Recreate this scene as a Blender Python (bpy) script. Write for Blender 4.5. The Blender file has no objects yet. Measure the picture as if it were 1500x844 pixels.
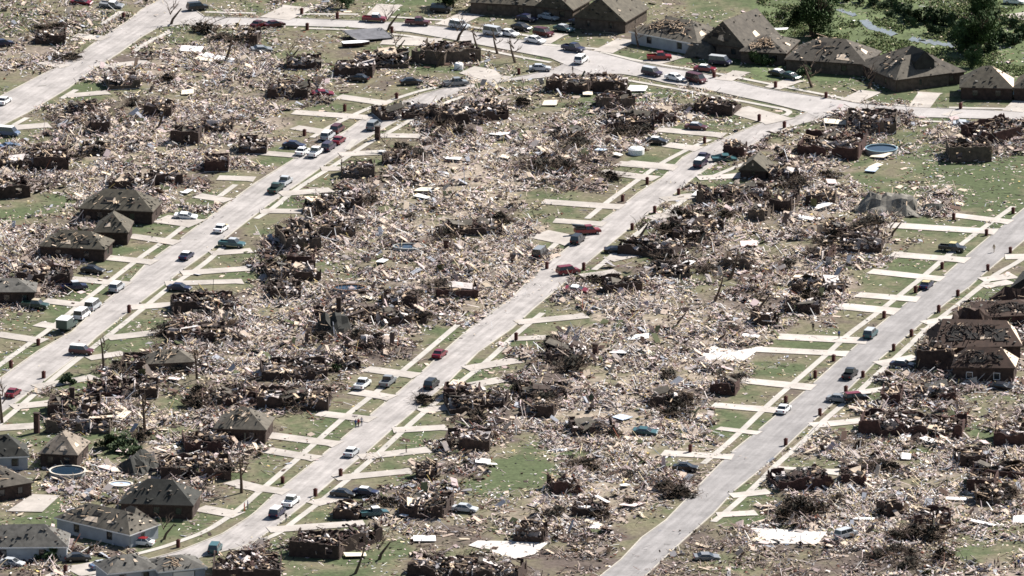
import bpy, bmesh, math, random
import numpy as np
from mathutils import Vector, Matrix
R = math.radians
S = bpy.context.scene
C = S.collection

# ------------------------------------------------------------ camera, light, exposure
DIST, PITCH, FPX = 2100.0, R(15), 15500.0
cam = bpy.data.objects.new('camera', bpy.data.cameras.new('camera'))
C.objects.link(cam)
cam.location = (0, -DIST*math.cos(PITCH), DIST*math.sin(PITCH))
cam.rotation_euler = (R(90)-PITCH, 0, 0)
cam.data.sensor_width = 36
cam.data.lens = FPX/1500*36
cam.data.clip_start = 10
cam.data.clip_end = 60000
S.camera = cam
SUN_AZ, SUN_EL = R(48), R(43)            # azimuth from +Y towards +X
w = bpy.data.worlds.new('World'); S.world = w; w.use_nodes = True
nt = w.node_tree
sky = nt.nodes.new('ShaderNodeTexSky'); sky.sky_type = 'NISHITA'; sky.sun_disc = False
sky.sun_elevation = SUN_EL; sky.sun_rotation = SUN_AZ
nt.links.new(sky.outputs[0], nt.nodes['Background'].inputs[0])
nt.nodes['Background'].inputs[1].default_value = 0.05
sun = bpy.data.objects.new('sun', bpy.data.lights.new('sun', 'SUN')); C.objects.link(sun)
sun.data.energy = 5.0; sun.data.angle = R(.5); sun.data.color = (1, .95, .89)
sd = Vector((math.sin(SUN_AZ)*math.cos(SUN_EL), math.cos(SUN_AZ)*math.cos(SUN_EL), math.sin(SUN_EL)))
sun.rotation_euler = sd.to_track_quat('Z', 'Y').to_euler()
sun.location = (0, 0, 300)
S.view_settings.view_transform = 'Standard'; S.view_settings.look = 'None'
S.view_settings.gamma = 1; S.view_settings.exposure = 1.1
S.cycles.max_bounces = 4; S.cycles.diffuse_bounces = 1; S.cycles.filter_width = 1.6

# ------------------------------------------------------------ helpers
def P(px, py):
    """photo pixel -> ground point"""
    a = px-750.0; b = 422.0-py; cp, sp = math.cos(PITCH), math.sin(PITCH)
    dx, dy, dz = a, FPX*cp + b*sp, -FPX*sp + b*cp
    t = -cam.location[2]/dz
    return Vector((dx*t, cam.location[1]+dy*t, 0))
def W2P(x, y, z=0):
    cp, sp = math.cos(PITCH), math.sin(PITCH)
    ry = y-cam.location[1]; rz = z-cam.location[2]
    f = ry*cp - rz*sp; u = ry*sp + rz*cp
    return 750+FPX*x/f, 422-FPX*u/f
TH = math.atan2(5220, 16045)             # the streets run TH to the right of +Y
UD = Vector((math.sin(TH), math.cos(TH), 0)); VD = Vector((math.cos(TH), -math.sin(TH), 0))

def mat(name, col, rough=.85, spec=.25, metal=0, noise=0, scale=1.0, col2=None, bump=0, emit=None):
    m = bpy.data.materials.new(name); m.use_nodes = True
    n = m.node_tree.nodes; l = m.node_tree.links; b = n['Principled BSDF']
    b.inputs['Base Color'].default_value = (*col, 1); b.inputs['Roughness'].default_value = rough
    b.inputs['Specular IOR Level'].default_value = spec; b.inputs['Metallic'].default_value = metal
    if noise or col2:
        g = n.new('ShaderNodeNewGeometry'); t = n.new('ShaderNodeTexNoise'); t.inputs['Scale'].default_value = scale
        t.inputs['Detail'].default_value = 4; t.inputs['Roughness'].default_value = .65
        l.new(g.outputs['Position'], t.inputs['Vector'])
        r = n.new('ShaderNodeValToRGB'); r.color_ramp.elements[0].position = .36; r.color_ramp.elements[1].position = .64
        c2 = col2 or tuple(c*(1-noise) for c in col); c1 = col if col2 else tuple(min(1, c*(1+noise)) for c in col)
        r.color_ramp.elements[0].color = (*c2, 1); r.color_ramp.elements[1].color = (*c1, 1)
        l.new(t.outputs[0], r.inputs[0]); l.new(r.outputs[0], b.inputs['Base Color'])
    return m
_rng = random.Random(7)

class MB:
    def __init__(s): s.v = []; s.f = []; s.m = []
    def add(s, vs, fs, mi=0):
        o = len(s.v); s.v += [tuple(v) for v in vs]; s.f += [tuple(i+o for i in f) for f in fs]; s.m += [mi]*len(fs)
    def hexa(s, p, mi=0):                # p: 4 bottom + 4 top
        s.add(p, [(3,2,1,0), (4,5,6,7), (0,1,5,4), (1,2,6,5), (2,3,7,6), (3,0,4,7)], mi)
    def box(s, x0, x1, y0, y1, z0, z1, mi=0, M=None):
        p = [Vector(q) for q in ((x0,y0,z0),(x1,y0,z0),(x1,y1,z0),(x0,y1,z0),(x0,y0,z1),(x1,y0,z1),(x1,y1,z1),(x0,y1,z1))]
        if M: p = [M @ q for q in p]
        s.hexa(p, mi)
    def cbox(s, c, d, rot=(0,0,0), mi=0):
        from mathutils import Euler
        M = Matrix.Translation(c) @ Euler(rot).to_matrix().to_4x4()
        s.box(-d[0]/2, d[0]/2, -d[1]/2, d[1]/2, -d[2]/2, d[2]/2, mi, M)
    def tube(s, pts, rad, n=6, mi=0):
        rings = []
        for i, p in enumerate(pts):
            p = Vector(p)
            d = (Vector(pts[min(i+1, len(pts)-1)])-Vector(pts[max(i-1, 0)])).normalized()
            a = d.orthogonal().normalized(); b = d.cross(a)
            rings.append([p+(a*math.cos(2*math.pi*k/n)+b*math.sin(2*math.pi*k/n))*rad[i] for k in range(n)])
        vs = [q for r in rings for q in r]
        fs = [(i*n+k, i*n+(k+1)%n, (i+1)*n+(k+1)%n, (i+1)*n+k) for i in range(len(pts)-1) for k in range(n)]
        fs += [tuple(range(n))[::-1], tuple((len(pts)-1)*n+k for k in range(n))]
        s.add(vs, fs, mi)
    def prism(s, prof, y0, y1, mi=0, k=1.0, kz=1e9):    # (x,z) outline extruded across y; k narrows what is above kz
        def yy(y, z): return y*(k if z > kz else 1)
        n = len(prof)
        vs = [(x, yy(y0, z), z) for x, z in prof]+[(x, yy(y1, z), z) for x, z in prof]
        s.add(vs, [tuple(range(n)), tuple(range(2*n-1, n-1, -1))]+[(i, i+n, (i+1)%n+n, (i+1)%n) for i in range(n)], mi)
    def mesh(s, name, mats):
        me = bpy.data.meshes.new(name); me.from_pydata(s.v, [], s.f)
        for m in (mats if isinstance(mats, (list, tuple)) else [mats]): me.materials.append(m)
        me.polygons.foreach_set('material_index', s.m)
        me.validate(); me.update()
        bm = bmesh.new(); bm.from_mesh(me); bmesh.ops.recalc_face_normals(bm, faces=bm.faces); bm.to_mesh(me); bm.free()
        return me
    def build(s, name, mats, parent=None):
        o = bpy.data.objects.new(name, s.mesh(name, mats)); C.objects.link(o)
        if parent: o.parent = parent
        return o
KIDS = {}
def empty(name, loc=(0,0,0), rz=0):
    o = bpy.data.objects.new(name, None); C.objects.link(o); o.location = loc; o.rotation_euler = (0, 0, rz); return o
def tag(o, label, cat, group=None):
    o['label'] = label; o['category'] = cat
    if group: o['group'] = group
    return o
def copy_tree(o, parent=None):
    c = o.copy(); C.objects.link(c)
    if parent: c.parent = parent
    for ch in [k for k in list(o.children)]: copy_tree(ch, c)
    return c
_cache = {}
def inst(key, fn, loc, rz, sc=1):
    if key not in _cache:
        o = fn(); _cache[key] = o
    else:
        o = copy_tree(_cache[key])
    o.location = loc; o.rotation_euler = (0, 0, rz); o.scale = (sc, sc, sc) if not isinstance(sc, tuple) else sc
    return o

# value noise on world coordinates
_tab = np.random.RandomState(3).rand(256, 256)
def vnoise(x, y, s, k=0):
    x = np.asarray(x)/s+17.3*k; y = np.asarray(y)/s+9.1*k
    xi = np.floor(x).astype(int); yi = np.floor(y).astype(int); fx = x-xi; fy = y-yi
    fx = fx*fx*(3-2*fx); fy = fy*fy*(3-2*fy)
    a = _tab[xi & 255, yi & 255]; b = _tab[(xi+1) & 255, yi & 255]; c = _tab[xi & 255, (yi+1) & 255]; d = _tab[(xi+1) & 255, (yi+1) & 255]
    return (a*(1-fx)+b*fx)*(1-fy)+(c*(1-fx)+d*fx)*fy
def fbm(x, y, s, k=0): return .55*vnoise(x, y, s, k)+.3*vnoise(x, y, s/2.1, k+1)+.15*vnoise(x, y, s/4.3, k+2)

# ------------------------------------------------------------ road edges traced on the ground (photo pixels)
S0L = [(-90,190),(0,142),(65,108),(88,97),(118,78),(150,55),(185,33),(207,15),(235,0),(290,-40)]
S0R = [(-90,232),(0,186),(42,165),(100,130),(140,100),(175,78),(207,55),(232,41),(270,36)]
S1L = [(825,94),(810,101),(775,110),(735,117),(650,130),(620,138),(590,150),(562,160),(535,172),(507,192),(470,212),(435,231),(375,268),(330,301),(290,331),(250,361),(215,386),(185,418),(142,452),(105,487),(57,514),(15,544),(0,555),(-90,622)]
S1R = [(862,109),(825,110),(792,115),(712,122),(675,135),(637,150),(595,170),(565,187),(530,207),(500,226),(475,243),(457,256),(425,278),(390,303),(345,338),(310,366),(265,398),(240,418),(205,444),(170,472),(142,494),(107,527),(60,562),(25,589),(0,607),(-90,675)]
S2L = [(1182,165),(1165,172),(1125,177),(1075,197),(1025,218),(1000,231),(970,261),(935,283),(900,311),(875,328),(857,348),(832,363),(800,388),(765,421),(750,437),(700,472),(657,509),(625,539),(587,572),(550,602),(530,619),(495,648),(457,680),(412,715),(375,750),(362,760),(325,783),(262,808),(225,818),(175,830),(110,852),(20,880)]
S2R = [(1202,175),(1155,187),(1125,200),(1100,214),(1050,238),(1015,262),(990,283),(957,308),(925,333),(890,361),(857,388),(837,406),(820,421),(780,454),(750,482),(700,517),(660,557),(617,594),(575,629),(537,663),(500,693),(460,728),(432,750),(402,773),(375,793),(350,803),(300,815),(262,829),(225,842),(110,878),(60,895)]
S3L = [(1600,240),(1500,306),(1475,326),(1415,376),(1367,418),(1347,429),(1310,459),(1285,479),(1260,502),(1225,532),(1175,577),(1137,609),(1100,640),(1075,660),(1037,698),(1012,725),(975,763),(940,788),(910,820),(880,844),(815,905)]
S3R = [(1600,272),(1500,353),(1470,378),(1440,403),(1420,421),(1387,444),(1347,477),(1312,507),(1280,534),(1245,569),(1192,617),(1175,632),(1125,680),(1075,720),(1045,753),(1000,793),(950,840),(890,900)]
AU = [(302,-40),(290,0),(284,14),(300,25),(375,27),(440,27.5),(525,31),(595,34),(660,41),(700,48),(750,57),(825,67),(875,76),(950,96),(1025,107),(1125,131),(1235,148),(1257,152),(1350,158),(1500,164),(1600,168)]
AL = [(270,36),(285,38),(375,37.5),(450,39),(515,41),(600,47.5),(675,61),(750,75),(807,86),(825,94),(862,109),(910,109),(937,113),(975,122),(1015,128),(1050,135),(1125,151),(1182,165),(1202,175),(1245,163),(1340,172),(1500,176),(1600,180)]
roads = {'left_road': S1L+S1R[::-1], 'middle_road': S2L+S2R[::-1], 'right_road': S3L+S3R[::-1],
         'cross_road': AU+AL[::-1], 'corner_road': S0L+[(302,-40),(290,0),(284,14)]+S0R[::-1]}
kerbs = [S0L, S0R, S1L[1:], S1R[1:], S2L, S2R, S3L, S3R, AU[1:], AL[:10], AL[10:18], AL[18:]]
walks = [(1.3, [(1485,303),(1445,331),(1405,361),(1375,386),(1350,408),(1332,422),(1275,467),(1240,492),(1220,512),(1162,562),(1125,594),(1075,643),(1030,680)]),
 (1.3, [(1560,335),(1495,383),(1460,401),(1440,418),(1432,424),(1397,452),(1357,482),(1332,507),(1295,540),(1255,577),(1230,597),(1195,627),(1177,648),(1135,683),(1115,705),(1067,748),(1045,765)]),
 (1.3, [(1040,205),(1012,217),(975,236),(957,248),(922,273),(890,296),(860,321)]), (1.3, [(822,351),(803,368)]),
 (1.3, [(685,464),(652,492),(620,519),(590,544),(540,584),(510,607),(480,633),(450,660),(430,678),(395,708),(375,725),(355,743),(332,760),(300,780),(265,793),(230,805),(175,818),(110,830),(75,843),(0,866)]),
 (1.3, [(1110,232),(1037,262)]), (1.3, [(1010,288),(955,326),(935,341),(890,381),(870,396)]), (1.3, [(795,459),(772,477),(757,489),(715,529),(675,560),(645,584),(595,627),(560,660),(525,690),(495,715),(460,743),(430,765),(412,780),(382,793),(345,806)]),
 (1.3, [(640,128),(610,135),(550,155),(515,170),(482,187),(457,202)]), (1.3, [(345,271),(322,288)]), (1.3, [(285,320),(245,351),(212,373),(182,396),(150,421),(125,440),(87,472),(50,499),(0,535),(-60,580)]),
 (1.3, [(680,141),(625,162),(575,192),(545,207),(515,226),(485,246),(460,261),(425,284),(400,306),(375,321)]), (1.3, [(328,362),(295,391),(255,416),(220,444),(175,480),(140,507),(100,537),(60,570),(40,587),(5,617),(-60,670)]),
 (1.3, [(250,47),(220,60),(196,76)]), (1.3, [(166,101),(148,113)]), (1.3, [(112,132),(90,145)]), (1.3, [(40,173),(20,184)]), (1.3, [(178,17),(150,36)]),
 (1.3, [(435,21),(525,21.5)]), (1.3, [(300,18),(375,20)]), (1.3, [(568,25),(650,30)]), (1.3, [(684,39),(795,56)]), (1.3, [(795,66),(875,72)]), (1.3, [(880,77),(950,93),(1040,106),(1130,124),(1237,145)]), (1.3, [(1265,150),(1350,157)]), (1.3, [(1390,158),(1478,160)]),
 (1.3, [(450,42),(515,44),(635,57),(750,82),(807,92)]), (1.3, [(890,114),(925,119),(1000,132),(1125,156),(1160,163),(1150,170)]), (1.3, [(1340,178),(1500,181),(1560,183)]), (1.3, [(520,205),(508,220)])]
DR = [  # x,y far end, x,y road end, width (m)
 (1390,315,1478,326,4.5),(1300,330,1457,340,5.5),(1305,373,1414,382,5),(1275,398,1377,409,5),(1255,432,1342,439,5),(1228,449,1312,457,6),(1140,494,1267,500,5.5),(1105,512,1238,519,5),(1085,558,1188,568,5),(1045,594,1140,602,4.6),(1052,628,1108,635,3),(970,664,1069,670,4.6),
 (1472,377,1560,376,5),(1437,411,1485,405,4.5),(1440,421,1478,414,4),(1353,474,1412,463,4),(1352,485,1412,477,4),(1285,534,1342,524,4.6),(1248,577,1300,570,4),(1188,624,1262,617,4.6),(1130,688,1225,692,4.6),(1070,727,1122,721,4),(1050,755,1105,752,4),
 (905,240,987,247,5),(880,252,958,262,5),(795,296,908,304,5),(812,324,882,329,4.5),(788,343,842,354,9),(975,212,1022,219,5),(962,190,1058,199,5),(1078,160,1142,178,9),
 (535,541,609,551,5),(517,574,572,583,5),(467,606,542,615,4.6),(387,637,492,651,5),(390,660,462,672,4.6),(350,712,418,721,4.6),(337,706,387,718,5),(292,745,348,755,5),(105,838,160,830,9),
 (1022,262,1082,258,4.6),(970,293,1017,287,4.6),(952,321,992,312,4.6),(892,381,942,371,4.6),(852,406,902,399,4.6),(757,473,857,463,4.6),(750,497,797,495,4),(682,541,755,529,4.6),(658,571,735,557,4.6),(615,603,690,592,4.6),(575,631,650,627,4.6),(527,670,625,660,4.6),(490,701,600,691,4.6),(458,739,500,728,4.6),(392,777,530,767,4.6),
 (495,142,568,152,5),(430,165,537,173,5),(430,187,477,194,4.6),(365,223,437,229,4.6),(318,261,370,263,4.6),(288,287,332,294,4.6),(235,321,287,328,8),(190,346,257,356,4.6),(155,378,224,385,4.6),(105,409,187,417,4.6),(65,441,142,450,5),(55,475,94,481,4.6),(-20,488,62,500,4.6),
 (558,199,612,200,4.6),(498,227,557,224,4.6),(470,248,520,247,4.2),(410,285,482,279,4.6),(380,310,440,310,4.2),(308,372,365,368,4.6),(265,401,362,394,4.6),(242,416,352,413,4.2),(192,451,282,445,4.6),(158,496,240,487,4.6),(128,526,180,518,4),(52,568,137,553,4.6),(18,597,74,591,4.6),(-10,628,54,624,5),
 (148,99,214,91,4.6),(98,141,155,136,4.2),(-10,190,70,184,5),(110,52,152,57,4.6),(60,92,95,98,4),
 (402,28,437,11,9),(547,30,570,8,7),(652,38,690,22,7),(792,63,815,50,6),(882,77,920,59,6),(952,93,990,82,6),(1060,118,1085,106,5),(1130,130,1165,118,5),(1245,149,1275,135,6),(1347,158,1363,137,6),(1482,164,1500,150,6),(560,60,640,63,9),(690,112,735,118,9),(1385,170,1400,165,3)]
SLABS = [('bare concrete slab stained pale pink on the right side near the bottom', [(1098,774),(1212,780),(1197,798),(1127,797)], .62),
 ('', [(686,800),(700,793),(805,795),(783,813),(755,820),(717,808)], .72), ('', [(1018,530),(1042,508),(1085,514),(1118,508),(1090,530)], .72),
 ('', [(10,750),(48,725),(88,727),(62,751)], .58),
 ('', [(672,108),(695,98),(725,103),(738,115),(712,119)], .58), ('', [(905,242),(925,236),(990,242),(985,250)], .6)]

# ------------------------------------------------------------ ground cover map: rows every 25 px, "letter until x"
ROWS = """m300 .400 m500 .560 g640 .1000 g1150 G1500
m200 r280 m400 .560 .700 .1000 G1200 G1500
m130 r230 m400 .540 .750 g850 .950 g1050 .1100 G1500
d130 r200 d400 g500 .560 m720 .850 g1200 .1260 G1500
m120 d400 m520 .620 .680 m780 m900 g960 .1100 g1260 g1500
r100 m250 m400 k470 .600 m650 d760 m860 g1000 m1080 .1200 g1500
r50 m130 k230 d400 .470 .600 d740 m850 g870 d1000 m1080 .1150 .1200 k1340 g1500
.80 k160 d430 .560 .600 k700 m860 d1020 .1150 m1200 k1260 m1350 g1380 d1500
m60 k100 d430 .560 g590 k650 d800 d950 g1000 .1060 k1130 d1250 m1380 k1500
k90 d400 r480 .510 m600 D760 k900 .960 r1020 m1070 k1180 d1215 g1500
k90 d230 k300 .350 r420 g490 k620 D770 k880 .970 .1040 k1130 d1240 g1500
.90 d170 k230 d310 .400 g440 k540 D780 .880 .930 .980 d1130 m1200 d1240 m1390 g1500
g80 m140 k235 d330 r400 .430 k560 m640 D700 k760 m830 .870 r950 d1100 m1180 d1290 d1400 g1480 g1500
m60 k160 g210 .260 r340 g400 k520 D640 k720 D790 .830 r920 .960 d1090 m1150 k1210 d1340 g1410 .1500
d60 k160 g230 .270 r300 .370 k500 D600 k680 D830 m850 r890 .940 k1060 d1180 k1250 m1300 .1400 r1470 .1500
k100 .170 g230 r280 .360 k450 m500 m620 D830 r870 .890 k1080 D1250 d1290 .1370 r1440 .1500
k100 .170 r230 g345 k450 m530 D640 k700 D800 r830 k950 m1080 k1150 D1250 g1370 r1440 g1480 .1500
k60 .130 r200 .280 k360 D470 k560 k680 D780 r800 m830 D980 m1060 k1150 D1240 .1320 r1400 g1420 g1500
.110 r150 .240 k350 D450 k520 k640 d740 r780 .850 D1080 d1230 .1300 r1370 g1400 k1500
.90 r140 g240 k350 D460 k560 D600 g660 r740 .820 D1020 m1060 D1150 .1260 r1330 .1380 k1500
g60 r110 .180 g230 k300 D420 k520 k600 .650 r720 m800 D960 m1010 D1110 .1220 r1290 .1340 k1500
g30 r90 g150 k330 D400 k500 m560 .610 r670 .730 k850 D1090 g1190 r1260 g1320 m1500
r60 g140 k330 D370 k500 m530 .580 r630 .700 k860 D1090 .1170 r1220 .1280 k1350 k1420 d1500
g60 k230 m330 k480 .540 r600 .700 k740 D940 k1050 .1150 r1200 g1240 k1400 g1500
.0 g70 k200 m300 k430 .520 r570 .680 k760 D1050 .1120 r1170 .1210 d1260 k1430 g1460 k1500
m60 g100 g200 m310 k400 .480 r540 .650 k740 m800 D1040 .1090 r1150 .1190 d1290 k1430 g1470 d1500
m140 g200 d330 k400 .480 r510 .600 d720 .740 g850 D1040 .1060 r1120 .1150 d1320 g1380 d1500
.60 g130 d230 k340 .430 r470 .550 k700 g830 D1010 .1040 r1100 .1130 d1500
.60 d150 m230 k330 g400 r450 .520 k680 g800 D960 k1020 r1070 .1120 k1200 d1500
.50 g100 m160 k290 g380 r410 .480 d600 k650 m780 D980 r1050 .1090 k1200 d1330 d1500
g110 m200 g340 r400 .500 d640 m720 D900 m950 r1010 s1080 k1180 d1340 k1380 d1500
m60 g300 r380 .420 k560 g590 s680 s760 m820 s930 r990 s1100 d1400 m1500
k200 r300 .340 k400 g420 g590 s680 m760 s900 r950 s1250 k1350 m1400 g1480 g1500
k200 .330 k410 g600 s680 k760 s880 r930 s1300 k1400 d1500
k200 .330 k410 g600 s680 k760 s880 r930 s1300 k1400 d1500""".split('\n')
CAT = {  # density /m2, heap m, ground grass 0..1, tone: 0 tan 1 bright 2 dark 3 brown
 'r': (0, 0, .45, 0), '.': (.10, 0, .55, 0), 'g': (.06, 0, 1, 0), 'G': (.05, 0, .85, 0), 'm': (.62, .10, .5, .3),
 'd': (1.7, .30, .15, .75), 'D': (2.2, .35, .05, 1), 'k': (1.9, .65, .1, -.6), 's': (.9, .1, .25, -.35)}
NR, NC = len(ROWS), 60
gm = np.zeros((NR, NC, 4))
for r, row in enumerate(ROWS):
    c = 0
    for tok in row.split():
        e = min(NC, round(int(tok[1:])/25)) if tok != row.split()[-1] else NC
        while c < e: gm[r, c] = CAT[tok[0]]; c += 1
def W2Pn(x, y):
    cp, sp = math.cos(PITCH), math.sin(PITCH)
    ry = y-cam.location[1]; rz = -cam.location[2]
    f = ry*cp-rz*sp; u = ry*sp+rz*cp
    return 750+FPX*x/f, 422-FPX*u/f
def cover(x, y):
    x = np.asarray(x, float); y = np.asarray(y, float)
    px, py = W2Pn(x, y)
    px = px+(vnoise(x, y, 5, 11)-.5)*34; py = py+(vnoise(x, y, 5, 12)-.5)*16
    a = np.clip(px/25-.5, 0, NC-1.001); b = np.clip(py/25-.5, 0, NR-1.001)
    ai = a.astype(int); bi = b.astype(int); fa = (a-ai)[..., None]; fb = (b-bi)[..., None]
    c = (gm[bi, ai]*(1-fa)+gm[bi, ai+1]*fa)*(1-fb)+(gm[bi+1, ai]*(1-fa)+gm[bi+1, ai+1]*fa)*fb
    yd = look(mk_yard, x+(vnoise(x, y, 3, 51)-.5)*3, y+(vnoise(x, y, 3, 52)-.5)*5) & (px < 1560)
    c = np.where(yd[..., None], c*np.array([.10, 0, 0, 1])+np.array([.03, 0, .72, 0]), c)
    return c

# masks in the ground plane, half-metre cells
GX0, GY0, GS = -160.0, -250.0, .25
NX, NY = int(320/GS), int(570/GS)
mk_road = np.zeros((NY, NX), bool); mk_walk = np.zeros((NY, NX), bool); mk_slab = np.zeros((NY, NX), bool); mk_yard = np.zeros((NY, NX), bool)
def fill(mask, poly):
    xs = [p[0] for p in poly]; ys = [p[1] for p in poly]
    i0 = max(0, int((min(xs)-GX0)/GS)-1); i1 = min(NX, int((max(xs)-GX0)/GS)+2)
    j0 = max(0, int((min(ys)-GY0)/GS)-1); j1 = min(NY, int((max(ys)-GY0)/GS)+2)
    if i1 <= i0 or j1 <= j0: return
    X, Y = np.meshgrid(GX0+(np.arange(i0, i1)+.5)*GS, GY0+(np.arange(j0, j1)+.5)*GS)
    ins = np.zeros(X.shape, bool)
    for k in range(len(poly)):
        xa, ya = poly[k][0], poly[k][1]; xb, yb = poly[k-1][0], poly[k-1][1]
        if ya == yb: continue
        c = ((ya > Y) != (yb > Y)) & (X < (xb-xa)*(Y-ya)/(yb-ya)+xa)
        ins ^= c
    mask[j0:j1, i0:i1] |= ins
def grow(mask, n):
    m = mask.copy()
    for _ in range(n):
        a = m.copy(); a[1:] |= m[:-1]; a[:-1] |= m[1:]; a[:, 1:] |= m[:, :-1]; a[:, :-1] |= m[:, 1:]; m = a
    return m
def look(mask, x, y):
    i = np.clip(((x-GX0)/GS).astype(int), 0, NX-1); j = np.clip(((y-GY0)/GS).astype(int), 0, NY-1)
    return mask[j, i]
def ribbon(pts, wd):
    """outline polygon of a path of width wd"""
    L, Rr = [], []
    for i, p in enumerate(pts):
        d = (pts[min(i+1, len(pts)-1)]-pts[max(i-1, 0)]).normalized(); n = Vector((-d.y, d.x, 0))*wd/2
        L.append(p+n); Rr.append(p-n)
    return L, Rr
def smooth(pts, it=2):
    for _ in range(it):
        q = [pts[0]]
        for a, b in zip(pts[:-1], pts[1:]): q += [a*.75+b*.25, a*.25+b*.75]
        pts = q+[pts[-1]]
    return pts

# ------------------------------------------------------------ surface materials
def concrete(name, col, streak=0.0, stain=.25, joint=False):
    m = bpy.data.materials.new(name); m.use_nodes = True
    n = m.node_tree.nodes; l = m.node_tree.links; b = n['Principled BSDF']
    b.inputs['Roughness'].default_value = .9; b.inputs['Specular IOR Level'].default_value = .15
    g = n.new('ShaderNodeNewGeometry'); mp = n.new('ShaderNodeMapping'); mp.inputs['Rotation'].default_value = (0, 0, TH)
    l.new(g.outputs['Position'], mp.inputs['Vector'])
    mp2 = n.new('ShaderNodeMapping'); mp2.inputs['Scale'].default_value = (1.0, .07, 1); l.new(mp.outputs[0], mp2.inputs['Vector'])
    t1 = n.new('ShaderNodeTexNoise'); t1.inputs['Scale'].default_value = 1.1; t1.inputs['Detail'].default_value = 5; l.new(mp2.outputs[0], t1.inputs['Vector'])
    t2 = n.new('ShaderNodeTexNoise'); t2.inputs['Scale'].default_value = .16; t2.inputs['Detail'].default_value = 8; t2.inputs['Roughness'].default_value = .7; l.new(g.outputs['Position'], t2.inputs['Vector'])
    t3 = n.new('ShaderNodeTexNoise'); t3.inputs['Scale'].default_value = 2.2; t3.inputs['Detail'].default_value = 3; l.new(g.outputs['Position'], t3.inputs['Vector'])
    def mr(src, a, c, lo, hi):
        r = n.new('ShaderNodeMapRange'); r.inputs[1].default_value = a; r.inputs[2].default_value = c; r.inputs[3].default_value = lo; r.inputs[4].default_value = hi
        l.new(src, r.inputs[0]); return r.outputs[0]
    def mul(a, c):
        k = n.new('ShaderNodeMath'); k.operation = 'MULTIPLY'; l.new(a, k.inputs[0]); l.new(c, k.inputs[1]); return k.outputs[0]
    v = mul(mr(t1.outputs[0], .35, .65, 1-streak, 1+streak*.5), mul(mr(t2.outputs[0], .35, .65, 1-stain, 1.06), mr(t3.outputs[0], .3, .7, .93, 1.05)))
    if joint:
        sx = n.new('ShaderNodeSeparateXYZ'); l.new(mp.outputs[0], sx.inputs[0])
        k = n.new('ShaderNodeMath'); k.operation = 'PINGPONG'; k.inputs[1].default_value = 2.3; l.new(sx.outputs[1], k.inputs[0])
        v = mul(v, mr(k.outputs[0], 0, .09, .8, 1))
    mx = n.new('ShaderNodeMix'); mx.data_type = 'RGBA'; mx.blend_type = 'MULTIPLY'; mx.inputs[0].default_value = 1
    mx.inputs[6].default_value = (*col, 1); l.new(v, mx.inputs[7]); l.new(mx.outputs[2], b.inputs['Base Color'])
    return m
M_road = concrete('worn_concrete', (.355, .33, .315), .18, .3, True)
M_road3 = concrete('grey_street_surface', (.27, .257, .252), .16, .26, True)
M_cross = concrete('pale_street_concrete', (.36, .338, .325), .05, .2, True)
M_walk = concrete('path_concrete', (.41, .385, .35), 0, .22)
M_drive = concrete('driveway_concrete', (.40, .365, .33), 0, .3)
M_drive2 = concrete('dusty_driveway_concrete', (.47, .43, .39), 0, .28)
M_slab = concrete('house_slab_concrete', (.58, .54, .50), 0, .22)
M_kerb = concrete('kerb_concrete', (.42, .39, .34), 0, .2)

def vcol_mat(name, attr, noise_amt=.25, scale=1.5, rough=.95):
    m = bpy.data.materials.new(name); m.use_nodes = True
    n = m.node_tree.nodes; l = m.node_tree.links; b = n['Principled BSDF']
    b.inputs['Roughness'].default_value = rough; b.inputs['Specular IOR Level'].default_value = .12
    a = n.new('ShaderNodeAttribute'); a.attribute_name = attr
    if noise_amt:
        g = n.new('ShaderNodeNewGeometry'); t = n.new('ShaderNodeTexNoise'); t.inputs['Scale'].default_value = scale; t.inputs['Detail'].default_value = 6; t.inputs['Roughness'].default_value = .75
        l.new(g.outputs['Position'], t.inputs['Vector'])
        r = n.new('ShaderNodeMapRange'); r.inputs[1].default_value = .3; r.inputs[2].default_value = .7; r.inputs[3].default_value = 1-noise_amt; r.inputs[4].default_value = 1+noise_amt
        l.new(t.outputs[0], r.inputs[0])
        mx = n.new('ShaderNodeMix'); mx.data_type = 'RGBA'; mx.blend_type = 'MULTIPLY'; mx.inputs[0].default_value = 1
        l.new(a.outputs['Color'], mx.inputs[6]); l.new(r.outputs[0], mx.inputs[7]); l.new(mx.outputs[2], b.inputs['Base Color'])
    else: l.new(a.outputs['Color'], b.inputs['Base Color'])
    return m

# ------------------------------------------------------------ front yards lie on both sides of every driveway
for (x0, y0, x1, y1, wd) in DR:
    if y0 < 125: continue
    A_, B_ = P(x0, y0), P(x1, y1); d_ = (B_-A_).normalized(); n_ = Vector((-d_.y, d_.x, 0))
    if n_.dot(UD) < 0: n_ = -n_
    A_ = A_+d_*(2.0 if (B_-A_).length > 9 else -1)
    fill(mk_yard, [A_-n_*8.5, B_-n_*8.5+d_*1, B_+n_*8.5+d_*1, A_+n_*8.5])
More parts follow.
